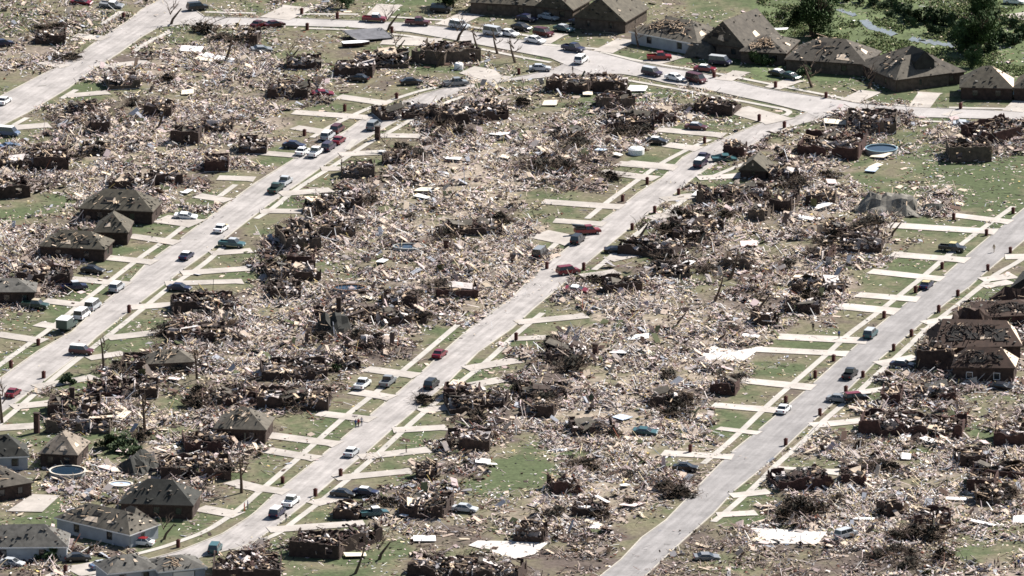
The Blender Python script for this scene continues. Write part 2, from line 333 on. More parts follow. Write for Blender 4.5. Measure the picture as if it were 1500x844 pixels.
# ------------------------------------------------------------ roads, paths, kerbs
from mathutils.geometry import tessellate_polygon
def sheet(name, poly, z, m, kind='structure'):
    tris = tessellate_polygon([poly])
    me = bpy.data.meshes.new(name)
    me.from_pydata([(p.x, p.y, z) for p in poly], [], [tuple(t) for t in tris]); me.materials.append(m)
    bm = bmesh.new(); bm.from_mesh(me)
    for f in bm.faces:
        f.normal_update()
        if f.normal.z < 0: f.normal_flip()
    bm.to_mesh(me); bm.free()
    o = bpy.data.objects.new(name, me); C.objects.link(o); o['kind'] = kind
    return o
for i, (nm, pp) in enumerate(roads.items()):
    pl = [P(*q) for q in pp]
    fill(mk_road, pl)
    sheet(nm, pl, .03+.012*i, {'right_road': M_road3, 'cross_road': M_cross}.get(nm, M_road))
for i, (wd, pp) in enumerate(walks):
    L, Rr = ribbon(smooth([P(*q) for q in pp], 2), wd)
    pl = L+Rr[::-1]; fill(mk_walk, pl); sheet('sidewalk', pl, .10, M_walk)
mk_drive = np.zeros_like(mk_road)
_r = random.Random(5)
for i, (x0, y0, x1, y1, wd) in enumerate(DR):
    a, b = P(x0, y0), P(x1, y1)
    d = (b-a).normalized(); b = b+d*.5; wd *= .8
    nn = Vector((-d.y, d.x, 0))
    fl = 1.15                                   # flares a little at the street
    pl = [a-nn*wd/2, b-d*1.5-nn*wd/2, b-nn*wd/2*fl, b+nn*wd/2*fl, b-d*1.5+nn*wd/2, a+nn*wd/2]
    j = [q+Vector((_r.uniform(-.2, .2), _r.uniform(-.2, .2), 0)) for q in pl]
    fill(mk_drive, j)
    right3 = (x0+x1)/2 > 1000 and y0 > 250
    sheet('driveway', j, .12+.004*(i % 3), M_drive2 if right3 else M_drive)
for i, (lab, pp, c) in enumerate(SLABS):
    pl = [P(*q) for q in pp]
    fill(mk_slab, pl); o = sheet('bare_house_slab', pl, .16, M_slab if c > .61 else M_drive)
kb = MB()
for k in kerbs:
    pts = [P(*q) for q in k]
    fine = []
    for a, b in zip(pts[:-1], pts[1:]):
        n = max(1, int((b-a).length/1.5))
        fine += [a+(b-a)*t/n for t in range(n)]
    fine.append(pts[-1])
    xs = np.array([p.x for p in fine]); ys = np.array([p.y for p in fine])
    blocked = look(grow(mk_drive, 1), xs, ys)
    L, Rr = ribbon(fine, .22)
    for q in range(len(fine)-1):
        if blocked[q] or blocked[q+1]: continue
        b4 = [L[q], Rr[q], Rr[q+1], L[q+1]]
        kb.hexa([(p.x, p.y, 0) for p in b4]+[(p.x, p.y, .17) for p in b4])
kb.build('kerb', M_kerb)['kind'] = 'structure'

mk_any = mk_road | mk_walk | mk_drive
# ------------------------------------------------------------ heaps and ground
mk_near = grow(mk_road, 6) | grow(mk_walk, 3) | grow(mk_drive, 3) | grow(mk_slab, 3)
soft = np.where(mk_near, 0.0, 1.0)
BUMP = []                                        # extra heaps: x, y, radius, height
def heap(x, y):
    c = cover(x, y)
    n = fbm(x, y, 7, 3); h = c[..., 1]*np.clip((n-.32)*3.2, 0, 1.6)
    return h*look(soft, np.asarray(x), np.asarray(y))
def build_ground():
    xs = np.concatenate([[-9000, -3000, -900, -400], np.arange(-230, 230.1, 1.0), [400, 900, 3000, 9000]])
    ys = np.concatenate([[-1900, -1200, -600, -400], np.arange(-300, 400.1, 1.0), [600, 1200, 4000, 20000]])
    X, Y = np.meshgrid(xs, ys)
    Z = np.where((abs(X) < 155) & (Y > -245) & (Y < 315), heap(X, Y)*.8, 0)
    c = cover(X, Y)
    g = c[..., 2]; n = fbm(X, Y, 9, 7); n2 = fbm(X, Y, 2.6, 9)
    grass = np.array([.068, .085, .041]); olive = np.array([.135, .122, .078]); dirt_and_shade = np.array([.095, .075, .064])  # soil tone deepened to paint shade under and between the debris
    gg = np.clip(g+(n-.5)*1.5+(n2-.5)*.9, 0, 1)[..., None]
    tn = np.clip(c[..., 3], -.6, 1)[..., None]
    dirt_and_shade = np.where(tn > 0, dirt_and_shade+(np.array([.27, .225, .18])-dirt_and_shade)*tn, dirt_and_shade)
    col = np.where(gg > .5, olive+(grass-olive)*(gg-.5)*2, dirt_and_shade+(olive-dirt_and_shade)*gg*2)
    col = col*(.86+.3*fbm(X, Y, 4, 21)[..., None])
    px, py = W2Pn(X, Y)
    G = (px > 1100) & (py < 118)
    far = np.array([.085, .108, .05])
    gn = fbm(X, Y, 6, 15)[..., None]
    col = np.where(G[..., None], far*(.6+.9*gn), col)
    nx, ny = len(xs), len(ys)
    v = np.stack([X, Y, Z], -1).reshape(-1, 3)
    idx = np.arange(nx*ny).reshape(ny, nx)
    f = np.stack([idx[:-1, :-1], idx[:-1, 1:], idx[1:, 1:], idx[1:, :-1]], -1).reshape(-1, 4)
    o = np_mesh('ground', v, f, vcol_mat('turf_dirt_and_shade', 'tint', .45, 1.0), col.reshape(-1, 3))
    o['kind'] = 'structure'
    return o
def np_mesh(name, v, f, m, vc=None, flat=False):
    me = bpy.data.meshes.new(name)
    me.vertices.add(len(v)); me.vertices.foreach_set('co', np.ascontiguousarray(v, np.float32).ravel())
    k = f.shape[1]
    me.loops.add(f.size); me.loops.foreach_set('vertex_index', np.ascontiguousarray(f, np.int32).ravel())
    me.polygons.add(len(f)); me.polygons.foreach_set('loop_start', np.arange(0, f.size, k, dtype=np.int32))
    me.update(calc_edges=True)
    if flat:
        at = me.attributes.new('sharp_face', 'BOOLEAN', 'FACE'); at.data.foreach_set('value', np.ones(len(f), bool))
    if vc is not None:
        a = me.color_attributes.new('tint', 'FLOAT_COLOR', 'POINT')
        a.data.foreach_set('color', np.concatenate([vc, np.ones((len(vc), 1))], 1).astype(np.float32).ravel())
    me.materials.append(m)
    o = bpy.data.objects.new(name, me); C.objects.link(o)
    return o
ground = build_ground()
def H(x, y):
    return float(heap(np.array([x]), np.array([y]))[0])*.8

# ------------------------------------------------------------ loose debris
PAL = np.array([[.82,.79,.75],[.70,.63,.59],[.58,.48,.37],[.60,.50,.32],[.48,.39,.32],[.46,.37,.36],[.60,.48,.46],[.34,.30,.28],
                [.30,.31,.34],[.10,.066,.052],[.05,.036,.033],[.02,.018,.02],[.19,.075,.05],[.08,.088,.048],[.60,.46,.18],[.20,.24,.33]])
WT_b = np.array([13,13,17,12,14,9,10,6,4,6,4,5,3,3,1.4,.6]); WT_d = np.array([4,4,6,3,7,8,7,8,5,15,18,20,7,5,.4,.5])
WT_b = WT_b/WT_b.sum(); WT_d = WT_d/WT_d.sum()
def boxes(x, y, z, dims, yaw, tilt, col, name, mname='splintered_debris'):
    n = len(x)
    s = np.array([[-1,-1,-1],[1,-1,-1],[1,1,-1],[-1,1,-1],[-1,-1,1],[1,-1,1],[1,1,1],[-1,1,1]])*.5
    p = s[None]*dims[:, None, :]
    p += (np.random.RandomState(1).rand(n, 8, 3)-.5)*dims[:, None, :]*.18
    ca, sa = np.cos(tilt)[:, None], np.sin(tilt)[:, None]
    X, Y, Z = p[..., 0], p[..., 1], p[..., 2]
    X2 = X*ca+Z*sa; Z2 = -X*sa+Z*ca
    t2 = (np.random.RandomState(2).rand(n)-.5)[:, None]*.7
    Y2 = Y*np.cos(t2)+Z2*np.sin(t2); Z3 = -Y*np.sin(t2)+Z2*np.cos(t2)
    cy, sy = np.cos(yaw)[:, None], np.sin(yaw)[:, None]
    X4 = X2*cy-Y2*sy; Y4 = X2*sy+Y2*cy
    zmin = Z3.min(1)
    v = np.stack([X4+x[:, None], Y4+y[:, None], Z3-np.maximum(zmin, -1.5)[:, None]*1.0+z[:, None]], -1).reshape(-1, 3)
    q = np.array([[3,2,1,0],[4,5,6,7],[0,1,5,4],[1,2,6,5],[2,3,7,6],[3,0,4,7]])
    f = (q[None]+np.arange(n)[:, None, None]*8).reshape(-1, 4)
    return np_mesh(name, v, f, vcol_mat(mname, 'tint', 0), np.repeat(col, 8, 0), True)
def scatter_debris():
    rs = np.random.RandomState(11)
    N = 3800000
    x = rs.uniform(-150, 150, N); y = rs.uniform(-222, 262, N)
    px, py = W2Pn(x, y)
    ok = (px > -90) & (px < 1590) & (py > -60) & (py < 905)
    x, y, px, py = x[ok], y[ok], px[ok], py[ok]
    c = cover(x, y)
    area = 300*484/N
    cl = fbm(x, y, 5, 5); cl2 = fbm(x, y, 14, 8)
    dens = (4.9*c[:, 0]+.2)*np.clip(.2+(cl-.36)*4.2, .05, 1.9)*np.clip(.35+(cl2-.3)*2.6, .2, 1.4)
    dens = np.minimum(dens, 1/area)
    keep = rs.rand(len(x)) < dens*area
    keep &= ~(look(mk_road, x, y)) | (rs.rand(len(x)) < .022)
    keep &= ~(look(mk_drive | mk_walk, x, y)) | (rs.rand(len(x)) < .2)
    keep &= ~(look(mk_slab, x, y)) | (rs.rand(len(x)) < .06)
    x, y, c = x[keep], y[keep], c[keep]; n = len(x)
    onhard = look(mk_any | mk_slab, x, y)
    print('debris', n)
    kind = rs.choice(4, n, p=[.47, .28, .23, .02])
    L = np.empty((n, 3))
    k = kind == 0; m = k.sum(); L[k] = np.stack([rs.gamma(2.4, .48, m)+.35, rs.uniform(.07, .16, m), rs.uniform(.04, .09, m)], 1)
    k = kind == 1; m = k.sum(); L[k] = np.stack([rs.uniform(.3, 1.0, m), rs.uniform(.2, .65, m), rs.uniform(.03, .08, m)], 1)
    k = kind == 2; m = k.sum(); L[k] = np.stack([rs.uniform(.2, .65, m), rs.uniform(.15, .5, m), rs.uniform(.08, .3, m)], 1)
    k = kind == 3; m = k.sum(); L[k] = np.stack([rs.uniform(1.2, 2.8, m), rs.uniform(.6, 1.5, m), rs.uniform(.05, .12, m)], 1)
    big = np.clip(1+(c[:, 0]-.7)*.25, .75, 1.2); L *= (big*(.82-.12*np.clip(c[:, 3], 0, 1)))[:, None]; L[onhard] *= .7
    yaw = rs.uniform(0, math.pi, n); tilt = rs.normal(0, .36, n)*(c[:, 1] > .05)
    tone = c[:, 3]
    patch = fbm(x, y, 6, 31)-.5
    db = np.clip(.52+.5*tone+patch*2.3, .02, .95)
    u = rs.rand(n)
    ib = rs.choice(len(PAL), n, p=WT_b); idd = rs.choice(len(PAL), n, p=WT_d)
    col = PAL[np.where(u < db, ib, idd)]*rs.uniform(.8, 1.18, n)[:, None]
    bigp = kind == 3
    col[bigp] = PAL[np.where(rs.rand(bigp.sum()) < .3, 4, rs.choice([7, 9, 10, 8, 5, 13, 2], bigp.sum()))]
    brown = (tone < -.2) & (tone > -.5)
    col[brown] = col[brown]*.6+np.array([.2, .15, .12])*.4
    h = heap(x, y)
    z = np.where(onhard, .17, h*(.55+.6*rs.rand(n))+.0)
    boxes(x, y, z, L, yaw, tilt, np.clip(col, .01, .85), 'debris_field')['kind'] = 'stuff'
scatter_debris()

CREEK = [(1228,14),(1243,20),(1262,26),(1268,32),(1272,40),(1290,44),(1310,51),(1325,56),(1345,59),(1375,64),(1402,67),(1412,72),(1428,75)]
def creek_near(px, py):
    m = np.zeros(len(px), bool)
    for (ax, ay), (bx, by) in zip(CREEK[:-1], CREEK[1:]):
        t = np.clip(((px-ax)*(bx-ax)+(py-ay)*(by-ay))/((bx-ax)**2+(by-ay)**2), 0, 1)
        m |= np.hypot((px-ax-t*(bx-ax))/2.2, py-ay-t*(by-ay)) < 4.5
    return m
def rough_growth():
    rs = np.random.RandomState(21); N = 170000
    x = rs.uniform(30, 150, N); y = rs.uniform(120, 262, N); px, py = W2Pn(x, y)
    g = fbm(x, y, 7, 41)
    ok = (px > 1110) & (px < 1590) & (py < 112-np.maximum(0, 1250-px)*.25) & ~creek_near(px, py) & (rs.rand(N) < np.clip((g-.42)*3, .03, 1)) & ~look(grow(mk_any, 4), x, y)
    x, y = x[ok], y[ok]; n = len(x)
    s = rs.uniform(.10, .3, n)*(.6+g[ok]); L = np.stack([s*1.3, s*rs.uniform(.3, .7, n), s*.9], 1)
    base = np.array([[.12,.15,.06],[.085,.115,.045],[.15,.16,.075],[.21,.19,.12]])[rs.choice(4, n, p=[.4,.3,.2,.1])]*rs.uniform(.7, 1.3, n)[:, None]
    boxes(x, y, np.zeros(n), L, rs.uniform(0, 3.1, n), rs.normal(0, .7, n), base, 'rough_grass', 'rough_grass_blades')['kind'] = 'stuff'
rough_growth()

# ------------------------------------------------------------ where a thing stands, in words
LINES = {'far left road': [( (a[0]+b[0])/2, (a[1]+b[1])/2) for a, b in zip(S0L[:9], S0R)],
 'left road': [((a[0]+b[0])/2, (a[1]+b[1])/2) for a, b in zip(S1L[1::1], [S1R[min(len(S1R)-1, round(i*(len(S1R)-1)/(len(S1L)-2)))] for i in range(len(S1L)-1)])],
 'middle road': [(1192,170),(1112,207),(1007,245),(955,283),(887,340),(830,395),(757,455),(700,495),(640,545),(555,612),(475,680),(400,760),(330,795),(250,822),(100,865)],
 'right road': [(1500,330),(1415,395),(1330,468),(1260,530),(1160,620),(1050,725),(970,800),(915,842)],
 'top road': [(300,31),(450,33),(600,40),(750,66),(850,84),(1000,113),(1125,141),(1225,155),(1500,170)]}
LN = {k: [P(*q) for q in v] for k, v in LINES.items()}
def near_road(px, py):
    p = P(px, py); best = None
    for k, pts in LN.items():
        for a, b in zip(pts[:-1], pts[1:]):
            ab = b-a; t = max(0, min(1, (p-a).dot(ab)/ab.dot(ab))); q = a+ab*t; d = (p-q).length
            if best is None or d < best[0]: best = (d, k, q)
    d, k, q = best
    if k == 'top road': side = 'far' if p.y > q.y else 'near'
    else: side = 'left' if (p-q).dot(VD) < 0 else 'right'
    return k, side
ORD = 'first second third fourth fifth sixth seventh eighth ninth tenth eleventh twelfth thirteenth fourteenth fifteenth sixteenth seventeenth eighteenth nineteenth twentieth'.split()
def ordn(i):
    if i < 20: return ORD[i]
    return 'twenty-'+ORD[i-20] if i < 29 else ('thirtieth' if i == 29 else 'thirty-'+ORD[i-30])
_pend = {}
def later(o, desc, noun, cat, group, px, py):
    """label once all of a kind are placed: <desc> <noun>, nth up the left side of the middle road"""
    o['category'] = cat
    if group: o['group'] = group
    _pend.setdefault((noun,)+near_road(px, py), []).append((-py if near_road(px, py)[0] != 'top road' else px, o, desc))
def flush_labels():
    for (noun, road, side), L in _pend.items():
        L.sort(key=lambda q: q[0])
        for i, (_, o, desc) in enumerate(L):
            if road == 'top road':
                t = f"{desc}, {ordn(i)} {noun} from left {'above' if side == 'far' else 'below'} the top road"
            else: t = f"{desc}, {ordn(i)} {noun} up the {side} side of the {road}"
            if len(t.split()) > 16: t = f"{desc}, {ordn(i)} {noun} up {side} side of {road}"
            if len(t.split()) > 16: t = desc
            o['label'] = t

# ------------------------------------------------------------ building materials
M_shing = {k: mat(k, c, noise=.28, scale=.9) for k, c in {
 'brown_shingles': (.075,.065,.052), 'dark_shingles': (.03,.03,.026), 'grey_shingles': (.095,.09,.08), 'tan_shingles': (.20,.165,.13), 'weathered_shingles': (.098,.086,.068),'olive_shingles': (.08,.07,.052),'scorched_brown_roof': (.05,.030,.022)}.items()}
M_deck = mat('bare_decking_and_sunlit_hip', (.62,.50,.38), noise=.3, scale=.8)
M_wood = mat('raw_timber', (.46,.345,.24), noise=.25, scale=2)
M_dkwood = mat('weathered_timber', (.06,.042,.034), noise=.3, scale=2)
M_brick = mat('brown_brick', (.05,.034,.028), noise=.35, scale=1.2)
M_brick2 = mat('tan_brick', (.095,.074,.058), noise=.3, scale=1.2)
M_brick3 = mat('red_brick', (.06,.032,.027), noise=.35, scale=1.2)
M_gyp = mat('torn_plasterboard', (.58,.52,.49), noise=.3, scale=.7)
M_siding = mat('pale_siding', (.33,.35,.37), noise=.12, scale=.6)
M_white = mat('white_trim', (.8,.79,.77), rough=.6)
M_glass = mat('dark_window_glass', (.02,.025,.03), rough=.15, spec=.6)
M_dark = mat('hole_shade_and_dark_bits', (.02,.018,.017))  # near-black: painted shade of roof gaps, also dark rubble and shoes
M_door = mat('white_garage_door', (.70,.68,.64), rough=.6)
WALLM = {'b': M_brick, 't': M_brick2, 'r': M_brick3, 's': M_siding}

def frame_AB(xl, yl, xr, yr):
    A, B = P(xl, yl), P(xr, yr)
    return A, (B-A).length, math.atan2((B-A).y, (B-A).x)

def wall_run(mb, x0, x1, y0, y1, hfun, mi=0, th=.22, openings=()):
    """wall along a line from (x0,y0) to (x1,y1); hfun(t metres) gives the height; openings: (t0,t1,z0,z1)"""
    L = math.hypot(x1-x0, y1-y0); dx, dy = (x1-x0)/L, (y1-y0)/L; nx, ny = -dy*th/2, dx*th/2
    n = max(1, round(L/.6)); st = L/n
    for i in range(n):
        a, b = i*st, (i+1)*st; h0, h1 = hfun(a+.01), hfun(b-.01); mid = (a+b)/2
        if max(h0, h1) < .08: continue
        def piece(za, zb0, zb1):
            if min(zb0, zb1)-za < .03: return
            q = [(x0+dx*t+s*nx, y0+dy*t+s*ny) for t, s in ((a, -1), (b, -1), (b, 1), (a, 1))]
            zt = [zb0, zb1, zb1, zb0]
            mb.hexa([(px, py, za) for px, py in q]+[(px, py, z) for (px, py), z in zip(q, zt)], mi)
        op = next((o for o in openings if o[0] <= mid <= o[1]), None)
        if op:
            piece(-.3, min(op[2], h0), min(op[2], h1)); piece(op[3], max(op[3], h0), max(op[3], h1))
        else: piece(-.3, h0, h1)

def hip_roof(mb, L, W, z, rise, over=.45, ridge=None, gable=False, mi=0, trim_mi=1, rng=None, dent=0):
    """solid roof with eave fascia; ridge along the longer side"""
    x0, x1, y0, y1 = -over, L+over, -over, W+over
    if L >= W:
        rd = 0 if gable else min((y1-y0)/2, (x1-x0)/2-.2)
        if ridge is not None: rd = ridge
        ra, rb = Vector((x0+rd, (y0+y1)/2, z+rise)), Vector((x1-rd, (y0+y1)/2, z+rise))
        e = [Vector((x0,y0,z)), Vector((x1,y0,z)), Vector((x1,y1,z)), Vector((x0,y1,z))]
        faces = [(0,1,5,4), (1,2,5), (2,3,4,5), (3,0,4)]
    else:
        rd = 0 if gable else min((x1-x0)/2, (y1-y0)/2-.2)
        ra, rb = Vector(((x0+x1)/2, y0+rd, z+rise)), Vector(((x0+x1)/2, y1-rd, z+rise))
        e = [Vector((x0,y0,z)), Vector((x1,y0,z)), Vector((x1,y1,z)), Vector((x0,y1,z))]
        faces = [(0,1,4), (1,2,5,4), (2,3,5), (3,0,4,5)]
    if dent and rng:
        ra.z -= rng.uniform(0, dent); rb.z -= rng.uniform(0, dent)
        for q in e: q.z += rng.uniform(-dent, dent)*.4
    vs = e+[ra, rb]+[v-Vector((0, 0, .22)) for v in e]
    mb.add(vs, faces, mi)
    mb.add(vs, [(0,6,7,1), (1,7,8,2), (2,8,9,3), (3,9,6,0), (9,8,7,6)], trim_mi)
    return e, ra, rb, faces

def house(name, desc, xl, yl, xr, yr, W, wall='b', roof='brown_shingles', h=2.7, rise=3.0, gable=False, seed=1, holes=1, wins=2, garage=None,
          ridge=None, broken=0, chimney=False, strips=0, label=None, dz=0, dent=.25):
    A, L, rz = frame_AB(xl, yl, xr, yr); rng = random.Random(seed*77+5)
    o = empty(name, (A.x, A.y, dz), rz)
    wm = WALLM[wall]
    mb = MB()
    opens = []
    for k in range(wins):
        c = L*(k+.6)/(wins+.2)
        if garage and garage[0]-1 < c < garage[1]+1: continue
        opens.append((c-.55, c+.55, .9, 2.1))
    fo = opens+([(garage[0], garage[1], 0.0, 2.2)] if garage else [])
    full = lambda t: h
    wall_run(mb, 0, L, 0, 0, full, openings=fo); wall_run(mb, 0, L, W, W, full)
    wall_run(mb, 0, 0, .12, W-.12, full)
    so = [(W*.45-.5, W*.45+.5, .9, 2.1)]
    wall_run(mb, L, L, .12, W-.12, full, openings=so)
    if gable and L >= W:
        for x in (0, L): mb.add([(x-.1,0,h-.02),(x+.1,0,h-.02),(x+.1,W,h-.02),(x-.1,W,h-.02),(x-.1,W/2,h+rise*.93),(x+.1,W/2,h+rise*.93)], [(0,1,5,4),(2,3,4,5),(0,4,3),(1,2,5)])
    if gable and L < W:
        for y in (0, W): mb.add([(0,y-.1,h-.02),(0,y+.1,h-.02),(L,y+.1,h-.02),(L,y-.1,h-.02),(L/2,y-.1,h+rise*.93),(L/2,y+.1,h+rise*.93)], [(0,1,5,4),(2,3,4,5),(0,4,3),(1,2,5)])
    mb.build('wall', wm, o)
    for op in opens:
        f = MB(); a, b, z0, z1 = op
        for q in ((a-.08,b+.08,z0-.1,z0),(a-.08,b+.08,z1,z1+.1),(a-.08,a,z0,z1),(b,b+.08,z0,z1)): f.box(q[0],q[1],-.16,-.05,q[2],q[3])
        fo_ = f.build('window', M_white if 'white window' in desc else M_dkwood, o)
        g = MB(); g.box(a, b, -.03, .03, z0, z1); g.build('pane', M_glass, fo_)
    for op in so:
        g = MB(); g.box(L-.02, L+.05, op[0], op[1], op[2], op[3]); g.build('window', M_glass, o)
    if garage:
        g = MB()
        for k in range(4): g.box(garage[0]+.05, garage[1]-.05, -.06+.02*(k % 2), .04, .03+k*.54, .55+k*.54)
        g.build('garage_door', M_door, o)
    rb_ = MB(); e, ra, rbv, faces = hip_roof(rb_, L, W, h, rise, ridge=ridge, gable=gable, rng=rng, dent=dent)
    rf = rb_.build('roof', [M_shing[roof], M_white if wall == 's' else M_dkwood], o)
    allv = e+[ra, rbv]
    def on_face(fi, u, v):
        q = [allv[i] for i in faces[fi]]
        if len(q) == 3: q = [q[0], q[1], q[2], q[2]]
        return q[0]*(1-u)*(1-v)+q[1]*u*(1-v)+q[2]*u*v+q[3]*(1-u)*v
    for k in range(holes):                      # torn places that show the decking
        fi = [0, 1, 0, 2][k % 4]; u, v = rng.uniform(.15, .7), rng.uniform(.1, .6); du, dv = rng.uniform(.1, .26), rng.uniform(.15, .3)
        q = [on_face(fi, *t) for t in ((u, v), (u+du, v+rng.uniform(-.05,.05)), (u+du*.8, v+dv), (u+du*.1, v+dv*.8))]
        nrm = (q[1]-q[0]).cross(q[3]-q[0]).normalized()
        if nrm.z < 0: nrm = -nrm
        m = MB(); m.hexa([p-nrm*.08 for p in q]+[p+nrm*.05 for p in q]); m.build('torn_patch', M_deck, rf)
    for k in range(strips):                     # pale right hip panel: sunlit face painted in, bare decking on one house
        q = [on_face(1, *t) for t in ((.03, .02), (.9, .02), (.9, .9), (.03, .9))]
        nrm = (q[1]-q[0]).cross(q[3]-q[0]).normalized(); nrm = nrm if nrm.z > 0 else -nrm
        m = MB(); m.hexa([p-nrm*.08 for p in q]+[p+nrm*.06 for p in q]); m.build('sunlit_stripped_hip', M_deck, rf)
    if broken:                                  # torn roof: loose rafters, and dark panels painting the shade of the gaps
        m = MB()
        for k in range(int(broken)):
            u = rng.uniform(.05, .8); v = rng.uniform(.25, .8)
            p = on_face(0, u, v); m.cbox(p+Vector((0,0,.15)), (rng.uniform(1, 2.6), .12, .1), (rng.uniform(-.5,.5), rng.uniform(-.5,.5), rng.uniform(0,3)))
        m.build('loose_rafters', M_wood if L*W < 60 or roof != 'scorched_brown_roof' else M_dkwood, rf)['kind'] = 'stuff'
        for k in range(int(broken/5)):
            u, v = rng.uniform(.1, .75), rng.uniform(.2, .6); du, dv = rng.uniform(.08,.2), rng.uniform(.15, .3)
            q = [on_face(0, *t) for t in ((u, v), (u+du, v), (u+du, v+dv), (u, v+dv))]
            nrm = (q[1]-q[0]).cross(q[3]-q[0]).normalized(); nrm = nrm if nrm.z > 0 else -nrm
            m = MB(); m.hexa([p-nrm*.1 for p in q]+[p+nrm*.09 for p in q]); m.build('roof_hole_shade', M_dark, rf)
    m = MB(); ms = [M_gyp, M_wood, M_dkwood, M_shing['grey_shingles'], M_shing['dark_shingles'], M_deck]
    for k in range(int(L*W*.4)):
        fi = rng.choice([0, 0, 1, 2, 3]); u, v = rng.uniform(.03, .95), rng.uniform(.03, .9); p = on_face(fi, u, v)
        m.cbox(p+Vector((0,0,.07)), (rng.uniform(.2,1.1), rng.uniform(.12,.5), .06), (rng.uniform(-.6,.6), rng.uniform(-.4,.4), rng.uniform(0,3.1)), rng.choice([1,2,2,3,3,3,4,4,4,5]))
    m.build('roof_litter', ms, rf)['kind'] = 'stuff'
    if chimney:
        m = MB(); m.box(L*.3, L*.3+.8, W*.5, W*.5+.7, h, h+rise+1.2); m.box(L*.3-.1, L*.3+.9, W*.5-.1, W*.5+.8, h+rise+1.2, h+rise+1.4); m.build('chimney', wm, rf)
    if 'upper gable' in desc:                   # gabled dormer rising from the front slope
        m = MB(); gx, gw, gy = L*.30, 4.6, .8
        m.add([(gx,gy,h+.5),(gx+gw,gy,h+.5),(gx+gw,gy+5,h+.5),(gx,gy+5,h+.5),(gx,gy,h+3.0),(gx+gw,gy,h+3.0),(gx+gw,gy+5,h+3.2),(gx,gy+5,h+3.2),(gx+gw/2,gy,h+5.2),(gx+gw/2,gy+6,h+5.2)],
          [(0,1,5,8,4),(1,2,6,5),(3,0,4,7),(2,3,7,9,6),(5,6,9,8),(7,4,8,9)]); m.build('upper_gable', M_shing['dark_shingles'], rf)
    if label: tag(o, label, 'house', 'houses still roofed')
    else: later(o, desc, 'roofed house', 'house', 'houses still roofed', (xl+xr)/2, (yl+yr)/2)
    return o

